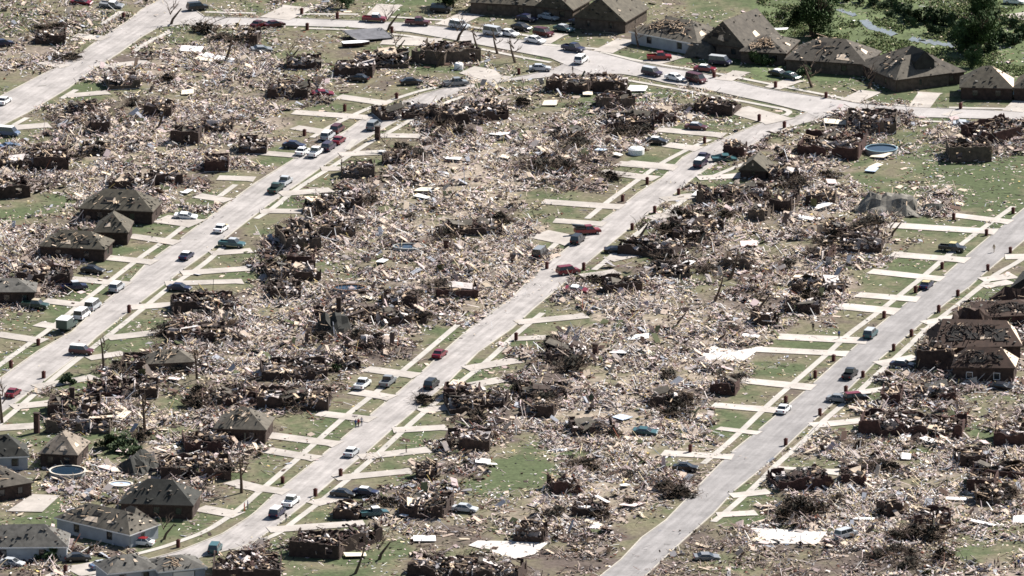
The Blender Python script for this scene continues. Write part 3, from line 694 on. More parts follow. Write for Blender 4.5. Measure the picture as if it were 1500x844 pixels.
def wreck(desc, xl, yl, xr, yr, W, wall='b', hmax=2.7, seed=1, keep=(1, 1, .7, .8), slabs=3, raft=10, chimney=False, garage=None, label=None, fill_=1.0):
    """roofless house: broken outer walls (front, right, back, left survival), partitions, fallen roof pieces, rafters"""
    A, L, rz = frame_AB(xl, yl, xr, yr); rng = random.Random(seed*131+9)
    o = empty('wrecked_house', (A.x, A.y, 0), rz)
    if L < 3: L = 3
    wm = WALLM[wall]
    def prof(n, k, base=hmax):
        hs = []; cur = base if rng.random() < k else base*.4
        for _ in range(n+2):
            if rng.random() < .34: cur = base*(rng.uniform(.85, 1.05) if rng.random() < k*.82 else rng.uniform(.15, .8))
            hs.append(cur+rng.uniform(-.28, .15))
        return lambda t: max(0, hs[min(n+1, int(t/.6))])
    for (x0, x1, y0, y1, k) in ((0, L, 0, 0, keep[0]), (L, L, .12, W, keep[1]), (L, 0, W, W, keep[2]), (0, 0, W, .12, keep[3])):
        Lw = math.hypot(x1-x0, y1-y0); ops = []
        if Lw > 5:
            c = rng.uniform(1.5, Lw-1.5); ops.append((c-.6, c+.6, .9, 2.1))
        if garage and y0 == y1 == 0: ops = [(garage[0], garage[1], 0, 2.2)]
        if k > 0:
            m = MB(); wall_run(m, x0, x1, y0, y1, prof(int(Lw/.6)+1, k), openings=ops)
            if m.v: m.build('wall', wm, o)
    for k in range(max(1, int(L/5))):
        x = L*(k+.5+rng.uniform(-.2,.2))/max(1, int(L/5)); m = MB(); wall_run(m, x, x, .3, W-.3, prof(int(W/.6)+1, .4, 2.3), th=.14)
        if m.v: m.build('partition_wall', M_gyp, o)
    m = MB(); wall_run(m, .3, L-.3, W*.5, W*.5, prof(int(L/.6)+1, .4, 2.3), th=.14)
    if m.v: m.build('partition_wall', M_gyp, o)
    fl = MB(); fl.box(-.15, L+.15, -.15, W+.15, -.3, .14); fl.build('floor_slab', M_slab if rng.random() < .3 else M_dkwood, o)
    for k in range(slabs):
        cx, cy = rng.uniform(.15, .85)*L, rng.uniform(.2, .9)*W; lx, ly = rng.uniform(1.8, min(5, L*.5)), rng.uniform(1.5, 3)
        m = MB(); m.cbox((cx, cy, rng.uniform(1.1, 2.3)), (lx, ly, .14), (rng.uniform(-.5,.5), rng.uniform(-.4,.4), rng.uniform(-.5,.5)))
        m.build('fallen_roof_panel', rng.choice([M_deck, M_shing['brown_shingles'], M_shing['grey_shingles'], M_gyp, M_dkwood, M_shing['weathered_shingles']]), o)
    m = MB()
    for k in range(int(raft*1.6)):
        m.cbox((rng.uniform(0, L), rng.uniform(0, W), rng.uniform(.8, hmax+.2)), (rng.uniform(1.2, 3.6), rng.uniform(.08,.2), .12), (0, rng.uniform(-.5,.5), rng.uniform(0, 3.1)), 0 if rng.random() < .28 else 1)
    m.build('broken_rafters', [M_wood, M_dkwood], o)['kind'] = 'stuff'
    m = MB()                                    # rubble lying inside the walls
    ms = [M_gyp, M_wood, M_dkwood, M_brick3, M_dkwood, M_dark]
    for k in range(int(L*W*1.5*fill_)):
        fx, fy = rng.uniform(.03, .97), rng.uniform(.05, .95); z = .2+(hmax-.1)*rng.random()**.7*min(1, .35+1.6*min(fx, 1-fx)+1.2*min(fy, 1-fy))
        m.cbox((fx*L, fy*W, z), (rng.uniform(.3,1.3), rng.uniform(.2,.8), rng.uniform(.06,.35)), (rng.uniform(-.6,.6), rng.uniform(-.6,.6), rng.uniform(0,3.1)), rng.randrange(6))
    m.build('rubble_inside', ms, o)['kind'] = 'stuff'
    if chimney:
        m = MB(); m.box(L*.4, L*.4+.9, W*.6, W*.6+.8, 0, 4.6); m.box(L*.4-.1, L*.4+1, W*.6-.1, W*.6+.9, 4.2, 4.4); m.build('chimney', wm, o)
    if label: tag(o, label, 'wrecked house', 'roofless wrecked houses')
    else: later(o, desc, 'ruin', 'wrecked house', 'roofless wrecked houses', (xl+xr)/2, (yl+yr)/2)
    return o

# ---- houses still roofed
house('brick_house', 'tan hip roofed house behind the round pool', 60,684, 112,687, 9, 'b', 'tan_shingles', rise=3.3, seed=1, holes=2)
house('brick_house', 'house with dark pyramid roof and tan right hip', 178,757, 281,761, 8.5, 'b', 'dark_shingles', rise=3.7, seed=2, holes=0, wins=3)
house('sided_house', 'pale walled house with torn grey hip roof', 84,779, 190,803, 8, 's', 'weathered_shingles', rise=2.8, seed=3, holes=3, wins=2, broken=10)
house('garage_wing', 'small pale garage wing with one dark round opening', 194,788, 222,783, 6, 's', 'weathered_shingles', rise=2.2, seed=4, holes=0, wins=1, label='small pale garage wing right of the torn grey hip roofed house', dent=0)
house('sided_house', 'white walled house with grey gable and hip roof', -30,822, 97,822, 8, 's', 'grey_shingles', rise=3.2, seed=5, holes=0, wins=2)
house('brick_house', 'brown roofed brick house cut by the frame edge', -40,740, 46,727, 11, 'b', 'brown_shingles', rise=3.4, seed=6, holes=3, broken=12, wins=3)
house('brick_house', 'pale walled house with dark green pitched roof', -25,690, 40,688, 7, 's', 'dark_shingles', rise=3.4, seed=7, holes=0)
house('brick_house', 'small tan hip roof over a wrecked brick wall', 316,647, 388,650, 8.5, 'b', 'weathered_shingles', rise=3.3, seed=8, holes=1, broken=8)
house('brick_house', 'long dark hip roof with pale right end', 118,324, 222,329, 8.5, 'b', 'olive_shingles', rise=3.5, seed=9, holes=1, broken=8)
house('brick_house', 'dark roofed house with grey right hip', 140,358, 186,359, 8, 'b', 'olive_shingles', rise=3.2, seed=10, holes=1, wins=1)
house('brick_house', 'long dark brick house with crushed pale hip', 60,379, 152,384, 7, 'b', 'olive_shingles', rise=2.8, seed=11, holes=2, broken=15)
house('brick_house', 'low grey roofed house at the left frame edge', -30,447, 50,447, 7, 'b', 'grey_shingles', rise=1.9, seed=12, holes=1, wins=3)
house('brick_house', 'squat tan gable with its front torn open', 218,548, 282,546, 5.5, 't', 'weathered_shingles', rise=2.0, h=2.2, seed=13, holes=1, broken=10)
house('brick_house', 'grey house roof with a missing corner', 160,861, 232,853, 7, 's', 'grey_shingles', rise=2.2, seed=14, holes=1)
house('brick_house', 'small grey house with black doorway at the bottom edge', 234,858, 300,852, 7, 's', 'grey_shingles', rise=1.8, seed=15, holes=1, broken=15, garage=(2.5, 6.5))
house('brick_house', 'large grey roofed house with dark front gable', 842,42, 915,49, 13, 't', 'olive_shingles', rise=5.0, gable=True, seed=16, holes=0)
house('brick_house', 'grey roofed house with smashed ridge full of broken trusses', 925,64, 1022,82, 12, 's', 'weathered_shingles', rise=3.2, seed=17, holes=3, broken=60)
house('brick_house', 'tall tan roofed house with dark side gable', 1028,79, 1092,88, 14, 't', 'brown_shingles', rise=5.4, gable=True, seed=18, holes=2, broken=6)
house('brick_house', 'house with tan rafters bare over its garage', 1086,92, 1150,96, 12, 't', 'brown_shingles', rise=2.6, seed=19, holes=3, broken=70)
house('brick_house', 'wide brown roofed house with two low hips', 1152,104, 1268,112, 12, 't', 'brown_shingles', rise=3.8, seed=20, holes=2, broken=6)
house('brick_house', 'biggest brown roof with a dark upper gable', 1314,134, 1412,122, 17, 'b', 'brown_shingles', rise=4.6, seed=21, holes=0, wins=3, broken=4)
house('brick_house', 'brick front wing with dark gable at the corner', 1282,122, 1313,135, 13, 't', 'weathered_shingles', rise=4.0, seed=22, holes=1, wins=1, broken=3)
house('brick_house', 'dark roofed house with one pale stripped strip', 1408,146, 1482,147, 9, 'b', 'olive_shingles', rise=3.8, seed=23, holes=0, strips=1, wins=2)
house('brick_house', 'dark roofed house with white torn boards at frame edge', 1486,147, 1560,150, 9, 'b', 'olive_shingles', rise=3.8, seed=24, holes=4, broken=20)
house('brick_house', 'dark steep roofed house beside the street grass', 1482,441, 1560,446, 12, 'b', 'dark_shingles', rise=4.4, seed=25, holes=0, gable=True)
house('brick_house', 'black hip roofed house with right hip painted sunlit pale', 1370,531, 1494,529, 12.5, 'b', 'scorched_brown_roof', rise=4.6, seed=26, holes=5, strips=1, wins=0, broken=70, ridge=2.5, dent=1.2)
house('brick_house', 'dark brick wing with a white window frame', 1396,560, 1484,563, 8, 'b', 'scorched_brown_roof', rise=3.4, h=3.2, seed=27, holes=4, dent=.9, strips=1, wins=2, ridge=3, broken=40)
house('brick_house', 'grey ridge house behind the black hip roof', 1432,482, 1530,480, 9, 'r', 'scorched_brown_roof', rise=2.6, seed=28, holes=4, broken=60, dent=1)
house('brick_house', 'brown roofed house under the top frame edge', 690,20, 790,26, 9, 't', 'olive_shingles', rise=2.8, seed=29, holes=3, broken=25)
house('brick_house', 'dark roofed house behind the parked cars', 786,27, 838,32, 10, 't', 'olive_shingles', rise=4.0, seed=30, holes=0, gable=True)
house('shed', '', 1085,261, 1122,263, 6, 'b', 'olive_shingles', rise=2.6, h=1.9, seed=31, holes=1, wins=1, gable=True, label='small dark olive roofed shed in the wreckage right of the middle road')

# ---- roofless houses
W_ = [('brick shell with rafters and white garage doors', 1168,231,1256,235,12,'r',3.0,(1,1,.8,.8),4,26),
('brick shell with tall right wall', 1240,196,1312,197,10,'t',3.2,(.6,1,1,.7),4,20),
('long brown brick wall heaped with white boards', 1392,238,1452,237,8,'t',3.3,(1,1,.7,.9),3,20),
('brick ruin piled with broken trusses at frame edge', 1458,215,1520,200,10,'r',3.2,(.9,.8,.9,.9),4,30),
('dark box of brick walls left of black roof', 1343,543,1392,544,8,'b',4.2,(1,1,1,1),2,10),
('small square brick ruin', 1290,596,1318,597,6,'r',2.8,(1,.8,.7,.8),2,12),
('broken brick partition ruin', 1332,590,1400,590,7,'r',2.2,(.5,.7,.7,.4),3,16),
('long red brick shell with gutted white rooms', 1258,638,1408,645,8,'r',3.0,(.75,1,1,1),3,26),
('dark brick block at right frame edge', 1456,655,1530,657,8,'r',3.0,(1,.9,.9,1),2,12),
('dark square brick ruin in rubble', 1416,722,1455,724,6,'r',3.0,(1,1,.7,.9),2,12),
('low brick remains', 1424,700,1500,702,6,'r',1.8,(.5,.5,.6,.5),3,14),
('low brick garage wall topped with pink boards', 1143,722,1222,716,8,'r',2.6,(.9,.3,.9,.8),5,18),
('dark brick walls with open roof', 424,815,496,820,8,'b',3.3,(1,.5,.8,.9),2,24),
('dark sloping brick wall', 500,812,560,792,6,'b',2.8,(1,.6,.3,.3),1,8),
('rafter covered ruin on bottom edge', 312,858,410,858,12,'b',3.2,(1,1,.7,.8),4,50),
('dark ruin with heaped brown boards', 597,846,758,856,8,'b',2.6,(.7,.9,.5,.8),4,40),
('low dark walled ruin', 652,662,716,663,8,'b',2.6,(1,.7,.8,.5),3,18),
('flattened dark roof ruin with pale right panel', 585,758,648,762,9,'b',2.8,(.8,.6,.8,.6),5,26),
('gutted ruin behind the dark pyramid roof', 236,706,338,704,9,'b',2.8,(.8,.8,.8,1),4,34),
('low brick wall piled with pink boards', 70,612,142,613,8,'b',2.8,(1,.8,.6,.9),5,20),
('roofless brick ruin', 255,462,346,459,7,'b',2.8,(.9,.8,.9,.5),3,18),
('brick ruin with torn green wall', 245,506,330,505,8,'b',2.6,(.6,1,.6,.6),4,22),
('tan walled ruin', 420,371,470,368,11,'t',3.2,(.8,1,.5,.6),4,20),
('ruin with one white roof panel', 160,280,224,281,7,'b',2.2,(.8,.6,.6,.8),2,10),
('dark walled ruin', 228,274,268,272,7,'b',2.6,(1,.9,.7,.7),2,12),
('brown brick ruin', 50,250,100,249,7,'b',3.0,(.9,1,.7,.6),2,16),
('long dark walled ruin at frame edge', -10,292,44,289,7,'b',2.8,(1,.7,.8,.8),3,14),
('low ruin with pale interior', 25,418,102,419,7,'b',2.6,(.9,1,.8,.8),4,20),
('dark square ruin', 134,197,160,197,6,'b',2.8,(1,1,.7,.7),1,6),
('dark brick shell', 603,92,650,96,10,'t',3.2,(1,1,.9,1),2,12),
('brick shell with ragged top', 655,93,704,90,8,'t',3.0,(.8,1,1,.7),2,12),
('low dark ruin', 490,113,545,114,7,'b',2.4,(.8,.7,.8,.6),2,12),
('round cornered brick ruin', 392,145,450,146,8,'b',2.4,(.8,.8,.7,.7),3,14),
('brown walled ruin with tree wrapped corner', 655,185,745,175,9,'b',2.6,(.7,.7,.7,.6),3,22),
('brick ruin strewn with twigs', 800,134,860,138,7,'b',2.6,(.6,.7,.7,.5),3,20),
('dark ruin', 868,136,916,137,7,'b',2.6,(.9,.7,.7,.7),2,14),
('ruin in dark timber', 890,192,958,192,8,'b',2.4,(.6,.6,.7,.6),3,22),
('narrow dark ruin', 1018,166,1072,170,7,'b',2.4,(.7,.9,.5,.5),2,10),
('buried ruin', 560,178,640,172,8,'b',1.8,(.5,.5,.5,.5),3,20),
('buried ruin', 480,318,530,308,8,'b',2.8,(.7,.9,.6,.5),3,20),
('wrecked house with jutting boards', 395,415,470,412,8,'b',2.4,(.7,.7,.7,.5),3,20),
('long white edged roofless ruin', 385,562,480,560,9,'b',2.6,(.8,.5,1,.6),3,24),
('dark gutted ruin', 376,600,480,602,8,'b',2.6,(.8,.6,.7,.7),4,30),
('crumpled ruin', 455,478,540,480,8,'b',2.2,(.4,.5,.6,.5),4,26),
('ruin of dark timber', 560,482,625,475,8,'b',2.2,(.5,.6,.6,.5),5,20),
('dark ruin behind a driveway', 660,608,710,606,8,'b',2.4,(.6,.6,.7,.5),3,18),
('splintered ruin', 800,532,860,532,8,'b',2.0,(.5,.5,.6,.5),3,18),
('splintered ruin', 765,590,830,588,8,'b',2.0,(.5,.5,.6,.5),3,18),
('splintered ruin', 905,372,985,380,9,'b',2.2,(.5,.5,.6,.5),4,24),
('dark ruin', 1000,345,1060,340,8,'b',2.2,(.5,.5,.6,.5),3,18),
('ruin under tan boards', 1160,430,1235,432,8,'b',2.0,(.5,.5,.6,.5),4,20),
('low ruin', 1230,370,1290,372,8,'b',2.2,(.6,.6,.6,.5),3,18),
('shattered ruin', 1060,300,1130,296,8,'b',2.2,(.5,.5,.6,.5),3,18),
]
_rw = random.Random(44)
for (xa, xb, yb, dp) in [(52,95,66,6),(160,205,132,7),(100,140,168,6),(300,334,252,7),(0,50,250,6),(424,456,350,8),(420,456,388,8),(655,735,348,7),(986,1032,356,7),(1128,1158,310,8),(1186,1212,384,6),(1210,1240,348,8),(1244,1284,362,7),
  (176,214,548,6),(136,176,582,7),(178,230,584,7),(296,374,598,6),(68,160,634,6),(526,560,516,7),(500,528,543,5),(952,1006,598,7),(272,340,664,8),(488,524,760,5),(610,640,706,5),(812,850,728,7),(838,884,758,7),(752,796,794,5),(1406,1448,688,6),(1300,1318,760,5),(1234,1268,714,7),(520,598,100,7),(816,856,210,7),(346,376,66,6),
  (1096,1120,322,6),(1180,1222,302,7),(1020,1072,300,6),(1060,1100,398,6),(888,940,432,6),(962,1010,408,6),(700,742,172,7),(300,352,508,6),(396,440,440,7),(640,700,440,6),(560,610,452,6),(470,520,352,7),(500,548,262,6),(560,600,242,6),(840,900,640,7),(760,810,612,6),(1040,1076,578,5),(1150,1200,460,6),(1110,1140,480,5),(1430,1480,742,6),(1340,1392,776,6),(210,250,172,6),(250,290,212,6),(300,340,196,6),(350,390,226,6),(120,160,230,6),(880,930,162,6),(940,990,182,6),(1060,1090,232,5),(1130,1170,268,6),(420,470,102,5),(340,372,590,6),(690,738,598,6),(650,700,586,5)]:
    W_.append((_rw.choice(['ragged dark ruin', 'low ragged ruin', 'ruin with jagged walls', 'ruin choked with timber']), xa, yb, xb, yb+_rw.choice([0, 1, 2, -2]), dp, _rw.choice('bbbrt'), _rw.uniform(1.9, 2.9), tuple(_rw.uniform(.25, .9) for _ in range(4)), _rw.choice([1, 2, 3]), _rw.choice([10, 16, 22])))
for i, q in enumerate(W_):
    wreck(q[0], q[1], q[2], q[3], q[4], q[5], q[6], q[7], 40+i, q[8], q[9], q[10], chimney=(i in (19, 43)))

# ------------------------------------------------------------ vehicles
M_tyre = mat('tyre_rubber', (.02,.02,.02)); M_rim = mat('wheel_metal', (.4,.4,.42), rough=.35, metal=.8)
M_lamp = mat('headlight_lens', (.75,.75,.72), rough=.2); M_tail = mat('tail_light_lens', (.35,.02,.02), rough=.3)
M_cg = mat('car_glass', (.02,.025,.03), rough=.08, spec=.8)
PAINT = {k: mat('paint_'+k, c, rough=.28, spec=.5) for k, c in {'white': (.78,.78,.77), 'silver': (.42,.44,.46), 'grey': (.20,.21,.22), 'black': (.015,.015,.018),
  'red': (.20,.012,.016), 'crimson': (.15,.01,.022), 'maroon': (.07,.010,.014), 'navy': (.014,.017,.05), 'purple': (.035,.022,.045), 'green': (.02,.05,.04), 'teal': (.04,.10,.11),
  'tan': (.45,.38,.27), 'blue': (.10,.14,.22), 'yellow': (.50,.42,.20)}.items()}
SPEC = {  # lower body outline (x,z), cabin: base x0,x1, top x0,x1, z base, z top; width
 'sedan': ([(-2.35,.32),(-2.42,.62),(-2.32,.95),(-1.45,1.0),(1.0,.97),(2.15,.82),(2.38,.62),(2.36,.32)], (-1.75,1.2,-1.05,.35,.96,1.42), 1.78),
 'suv': ([(-2.3,.38),(-2.35,.75),(-2.3,1.1),(1.15,1.12),(2.2,1.0),(2.35,.75),(2.32,.38)], (-2.25,1.3,-2.05,.65,1.08,1.78), 1.85),
 'van': ([(-2.45,.35),(-2.5,.8),(-2.45,1.1),(1.6,1.12),(2.3,.9),(2.45,.7),(2.42,.35)], (-2.42,1.75,-2.3,1.05,1.08,1.95), 1.95),
 'pickup': ([(-2.7,.42),(-2.75,.75),(-2.72,.85),(-.6,.85),(-.6,1.08),(1.25,1.1),(2.45,1.0),(2.65,.75),(2.62,.42)], (-.62,1.35,-.5,.75,1.07,1.75), 1.9)}
def make_vehicle(kind, paint, roof=None, hood=None):
    prof, cab, wd = SPEC['pickup' if kind in ('truck',) else kind]
    o = empty({'sedan': 'parked_car', 'suv': 'parked_car', 'van': 'van', 'pickup': 'pickup_truck', 'truck': 'box_truck'}[kind])
    pm = PAINT[paint]; rm = PAINT[roof] if roof else pm
    b = MB(); b.prism(prof, -wd/2, wd/2)
    zs = cab[4]
    if kind == 'pickup':
        for y0, y1 in ((-wd/2, -wd/2+.1), (wd/2-.1, wd/2)): b.box(-2.72, -.62, y0, y1, .84, 1.15)
        b.box(-2.74, -2.64, -wd/2+.101, wd/2-.101, .84, 1.13)
    b.build('body', pm, o)
    if hood:
        h = MB(); h.box(1.3, 2.2, -wd/2*.8, wd/2*.8, .9, 1.0) if kind == 'sedan' else h.box(1.35, 2.35, -wd/2*.8, wd/2*.8, 1.0, 1.09)
        h.build('hood', PAINT[hood], o)
    x0, x1, t0, t1, z0, z1 = cab; yb, yt = wd/2-.05, wd/2-.2
    g = MB(); g.hexa([(x0,-yb,z0),(x1,-yb,z0),(x1,yb,z0),(x0,yb,z0),(t0,-yt,z1),(t1,-yt,z1),(t1,yt,z1),(t0,yt,z1)])
    g.build('windows', M_cg, o)
    r = MB(); r.box(t0-.06, t1+.06, -yt-.03, yt+.03, z1-.02, z1+.07); 
    p = r
    for s in (-1, 1):
        for bx, tx in ((x0+.02, t0), (x1-.02, t1), ((x0+x1)/2, (t0+t1)/2)):
            p.tube([(bx, s*(yb+.005), z0), (tx, s*(yt+.01), z1)], [.05, .04], 4, 1)
    r.build('roof', [rm, pm], o)
    xw = (1.5, -1.45) if kind != 'pickup' else (1.75, -1.7)
    for x in xw:
        for s in (-1, 1):
            m = MB(); m.tube([(x, s*(wd/2-.2), .33), (x, s*(wd/2+.02), .33)], [.34, .34], 12); wh = m.build('wheel', M_tyre, o)
            m = MB(); m.tube([(x, s*(wd/2+.0), .33), (x, s*(wd/2+.035), .33)], [.19, .19], 8); m.build('rim', M_rim, wh)
    fx = max(q[0] for q in prof); bx = min(q[0] for q in prof)
    for s in (-1, 1):
        m = MB(); m.box(fx-.06, fx+.02, s*wd*.36-.2, s*wd*.36+.2, .6, .76); m.build('headlight', M_lamp, o)
        m = MB(); m.box(bx-.02, bx+.06, s*wd*.38-.14, s*wd*.38+.14, .65, .85); m.build('tail_light', M_tail, o)
    if kind == 'truck':
        m = MB(); m.box(-4.2, -.75, -1.15, 1.15, .9, 2.6); cb = m.build('cargo_box', pm, o)
        m = MB(); m.box(-4.25, -.7, -1.2, 1.2, 2.603, 2.72); m.build('box_roof', rm, cb)
        m = MB(); m.box(-4.1, -.8, -.5, .5, .6, .9); m.build('chassis', M_tyre, o)
    return o
AR = math.pi/2-TH                        # heading along the streets
ALD = {'s': AR, 'S': AR+math.pi, 'd': -TH, 'D': math.pi-TH}
def car(kind, paint, px, py, hd, label, roof=None, hood=None, tilt=0, cat=None, grp=None, sc=1, dz=0):
    p = P(px, py); rz = ALD[hd] if isinstance(hd, str) else R(hd)
    o = inst((kind, paint, roof, hood), lambda: make_vehicle(kind, paint, roof, hood), (p.x, p.y, H(p.x, p.y)+.05+dz), rz, sc)
    if tilt: o.rotation_euler = (R(tilt), R(tilt*.4), rz)
    tag(o, label, cat or {'sedan': 'car', 'suv': 'car', 'van': 'van', 'pickup': 'pickup truck', 'truck': 'truck'}[kind], grp or 'cars and trucks in the neighbourhood')
    return o
def road_ang(px, py):
    """degrees of the top road near px"""
    pts = LN['top road']; p = P(px, py); a, b = min(zip(pts[:-1], pts[1:]), key=lambda q: ((q[0]+q[1])/2-p).length)
    return math.degrees(math.atan2((b-a).y, (b-a).x))
T = lambda x, y, k=0: road_ang(x, y)+k
V = [
('sedan','white',6,152,'s','white car cut by the left frame edge on the far left road'),
('suv','black',289,15,20,'black car waiting at the crossroads at the upper left'),
('pickup','grey',164,11,'d','dark pickup with white top parked right of the crimson wreck','white'),
('sedan','crimson',120,6,'d','crimson wrecked car in debris by the upper left frame edge'),
('sedan','navy',4,68,20,'small dark blue car at the left edge above the far left road'),
('van','blue',12,199,'d','pale blue van with white roof at the left frame edge','white'),
('sedan','blue',15,218,30,'dusty blue wrecked car below the pale blue van'),
('pickup','crimson',549,32,'T','crimson pickup with white cab roof, leftmost moving vehicle on the top road','white'),
('pickup','maroon',612,37,'T','maroon pickup right behind the crimson pickup on the top road'),
('suv','silver',673,42,'T','silver emergency vehicle with white roof on the top road','white'),
('van','silver',724,52,'T','grey van on the top road next to a white car'),
('sedan','white',745,53,'T','white car nose to tail with the grey van on the top road'),
('sedan','black',602,124,10,'black sedan in the driveway left of the left road near its top'),
('pickup','grey',668,126,T(700,60,55),'dark grey pickup at the kerb near the top of the left road'),
('sedan','black',525,119,'D','black and blue car beside a dark ruin left of the round tin'),
('sedan','crimson',473,140,10,'crushed crimson car in debris left of the left road'),
('suv','grey',547,189,'s','grey car driving alone on the left road near its bend'),
('sedan','maroon',402,40,30,'maroon car standing on the debris below the top road'),
('sedan','grey',383,76,15,'grey wrecked car on the brown field below the top road'),
('sedan','maroon',379,40,60,'dark red car against the black tree tangle'),
('suv','maroon',494,194,'s','maroon car in the row of cars, topmost by the left kerb'),
('suv','silver',480,204,'s','silver car in the row of cars beside the maroon ones','white'),
('sedan','crimson',496,210,'s','crimson car in the row of cars on the left road'),
('sedan','navy',431,217,'d','navy car on the driveway left of the row of cars'),
('sedan','white',443,226,'s','white car, lower left one of the row on the left road'),
('pickup','white',462,228,'s','white pickup, lowest one of the row on the left road'),
('suv','purple',481,220,'s','purple car between white pickup and crimson car on the left road'),
('pickup','green',404,281,'s','dark green pickup driving close behind a pale one'),
('pickup','silver',417,271,'s','silver pickup just ahead of the dark green pickup'),
('sedan','white',324,339,'s','white car with yellow hood alone on the left road',None,'yellow'),
('sedan','navy',273,379,'s','navy car with white roof alone on the left road','white'),
('pickup','teal',340,362,'d','grey green pickup on the lawn right of the left road','silver'),
('sedan','white',272,320,-10,'white wrecked car pushed up against rubble left of the left road'),
('sedan','black',136,400,'d','black sedan in the driveway left of the left road'),
('pickup','navy',109,425,15,'navy pickup with pale load in the yard left of the left road','silver'),
('suv','silver',171,426,'s','silver car with white roof at the left kerb of the left road','white'),
('truck','green',101,481,'s','dark green box truck with white top at the left kerb','white'),
('van','white',120,466,'s','white van parked right in front of the green box truck'),
('van','silver',136,453,'s','pale grey van, front one of the line with the box truck','white'),
('suv','maroon',119,519,'d','maroon car with white roof turning into a driveway','white'),
('sedan','navy',263,426,'d','navy sedan on the grass right of the left road'),
('sedan','crimson',19,580,'s','small crimson car on the left road near the left frame edge'),
('sedan','black',902,370,0,'flattened black car right of the middle road'),
('sedan','teal',195,545,'d','dark teal car half buried beside a squat tan gable','silver'),
('pickup','red',861,343,15,'red tow truck with dark boom at the left kerb of the middle road','crimson'),
('suv','black',846,356,'s','black car parked behind the red tow truck'),
('van','black',791,378,'s','black van with pale roof left of the middle road','grey'),
('suv','crimson',832,402,25,'red car parked across the right edge of the middle road'),
('sedan','crimson',845,429,-15,'smashed crimson and white car in rubble right of the middle road','white'),
('suv','purple',1026,244,'s','purple car with white roof at the right kerb of the middle road','white'),
('sedan','purple',1030,234,'s','dark purple car just ahead of the purple one with white roof'),
('pickup','teal',1061,236,10,'crushed teal pickup right of the two purple cars'),
('sedan','crimson',644,523,'s','crimson car entering the middle road from a driveway'),
('suv','black',632,568,'s','black car driving down the middle road below the crimson one'),
('pickup','white',531,568,'s','white pickup with teal stripe on the lawn left of the middle road','white'),
('pickup','grey',568,564,'s','dark grey pickup right of the white pickup on the lawn'),
('sedan','silver',515,667,'s','silver white sedan alone on the middle road','white'),
('pickup','white',426,740,'s','white pickup parked at the right kerb near the bottom'),
('suv','navy',406,756,'s','navy and white car behind the white pickup near the bottom','white'),
('sedan','black',503,728,'d','black sedan in the driveway right of the middle road'),
('sedan','navy',536,727,'d','navy car with white roof behind the black sedan','white'),
('pickup','teal',549,757,15,'grey green pickup with white patches beside a dark ruin','white'),
('sedan','silver',681,750,'d','silver sedan alone in debris near the bottom centre'),
('sedan','white',207,799,'D','white and red car in the driveway by the pale walled house','red'),
('sedan','black',114,822,10,'black car near the bushes in the lower left corner'),
('suv','teal',315,809,80,'dark teal car on the bend near the bottom edge'),
('sedan','blue',150,833,30,'pale blue car at the bottom edge on the bend','silver'),
('sedan','silver',17,830,-20,'silver car by the bushes at the lower left corner'),
('pickup','black',1395,368,'d','black pickup with yellowish hood in the driveway left of the right road','yellow'),
('sedan','navy',1357,422,'s','dark car with yellow light patch on the right road','yellow'),
('suv','teal',1275,494,'s','grey green car with pale roof at the left of the right road','silver'),
('pickup','black',1245,553,'s','black pickup driving on the right road'),
('sedan','white',1148,604,'s','white sedan driving on the right road'),
('sedan','grey',1229,589,'d','dark grey sedan across the right kerb of the right road'),
('suv','black',1254,591,20,'black and red car right of the dark grey sedan','crimson'),
('sedan','navy',1322,539,'d','navy sedan with white roof beside the dark brick box','white'),
('sedan','black',1468,570,'d','black flattened car in front of the dark brick wing'),
('suv','silver',1239,789,45,'silver car alone in debris at the lower right'),
('sedan','grey',1035,820,10,'crushed grey car right of the right road near the bottom'),
('sedan','black',1004,690,-10,'black car in rubble left of the right road'),
('sedan','black',861,756,'d','black car with white roof in rubble at the bottom centre','white'),
('sedan','teal',945,637,-10,'dark teal wrecked car in the dense debris right of centre'),
('sedan','black',764,44,'T','black car parked left of the dark red one above the top road'),
('sedan','navy',772,31,'T','navy car parked highest above the top road'),
('sedan','silver',804,29,'T','silver car with white roof parked before a tan house','white'),
('sedan','teal',826,46,'T','pale teal car parked in the yard above the top road','silver'),
('suv','maroon',796,53,'T','maroon car above the white car on the top road'),
('sedan','white',784,63,'T','white sedan alone on the top road left of the junction'),
('pickup','navy',840,75,'T','navy pickup on the top road above the junction'),
('suv','white',851,92,'s','white car with dark red tail in the mouth of the left road'),
('sedan','silver',791,104,T(850,84,35),'silver car entering the left road at the junction'),
('pickup','red',966,88,T(1000,113,45),'bright red pickup turning out of a driveway above the top road'),
('suv','purple',955,111,'T','purple car with white nose on the top road','silver'),
('sedan','white',989,118,'T','white car between purple and maroon cars on the top road'),
('van','maroon',1020,121,'T','dark maroon van on the top road, rightmost of the three'),
('sedan','crimson',1033,105,T(1033,110,25),'crimson car with white roof at the far kerb of the top road','white'),
('van','navy',1055,95,T(1050,110,20),'navy van with pale roof parked in a driveway above the top road','silver'),
('sedan','navy',848,37,'T','dark blue car in the shade of the large grey roofed house'),
('sedan','black',1141,112,'T','black car with white roof parked left of a brown roofed house','white'),
('pickup','black',1487,145,'T','black pickup under the dark house at the right frame edge'),
('sedan','white',1486,6,'d','white car on the pale lane in the upper right corner'),
('sedan','maroon',1020,190,'d','maroon sedan with pale roof in the driveway left of the middle road','silver'),
('sedan','black',962,211,'d','black car with white roof beside a round white tank','white'),
('sedan','silver',1412,185,0,'silver crumpled car on the lawn below the top road at the right'),
('suv','black',646,18,'T','black car under trees above the top road'),
('sedan','green',1158,116,'T','dark green car under the eaves of a brown roofed house'),
('pickup','green',52,452,'d','dark green pickup with pale load at the far left','tan'),
]
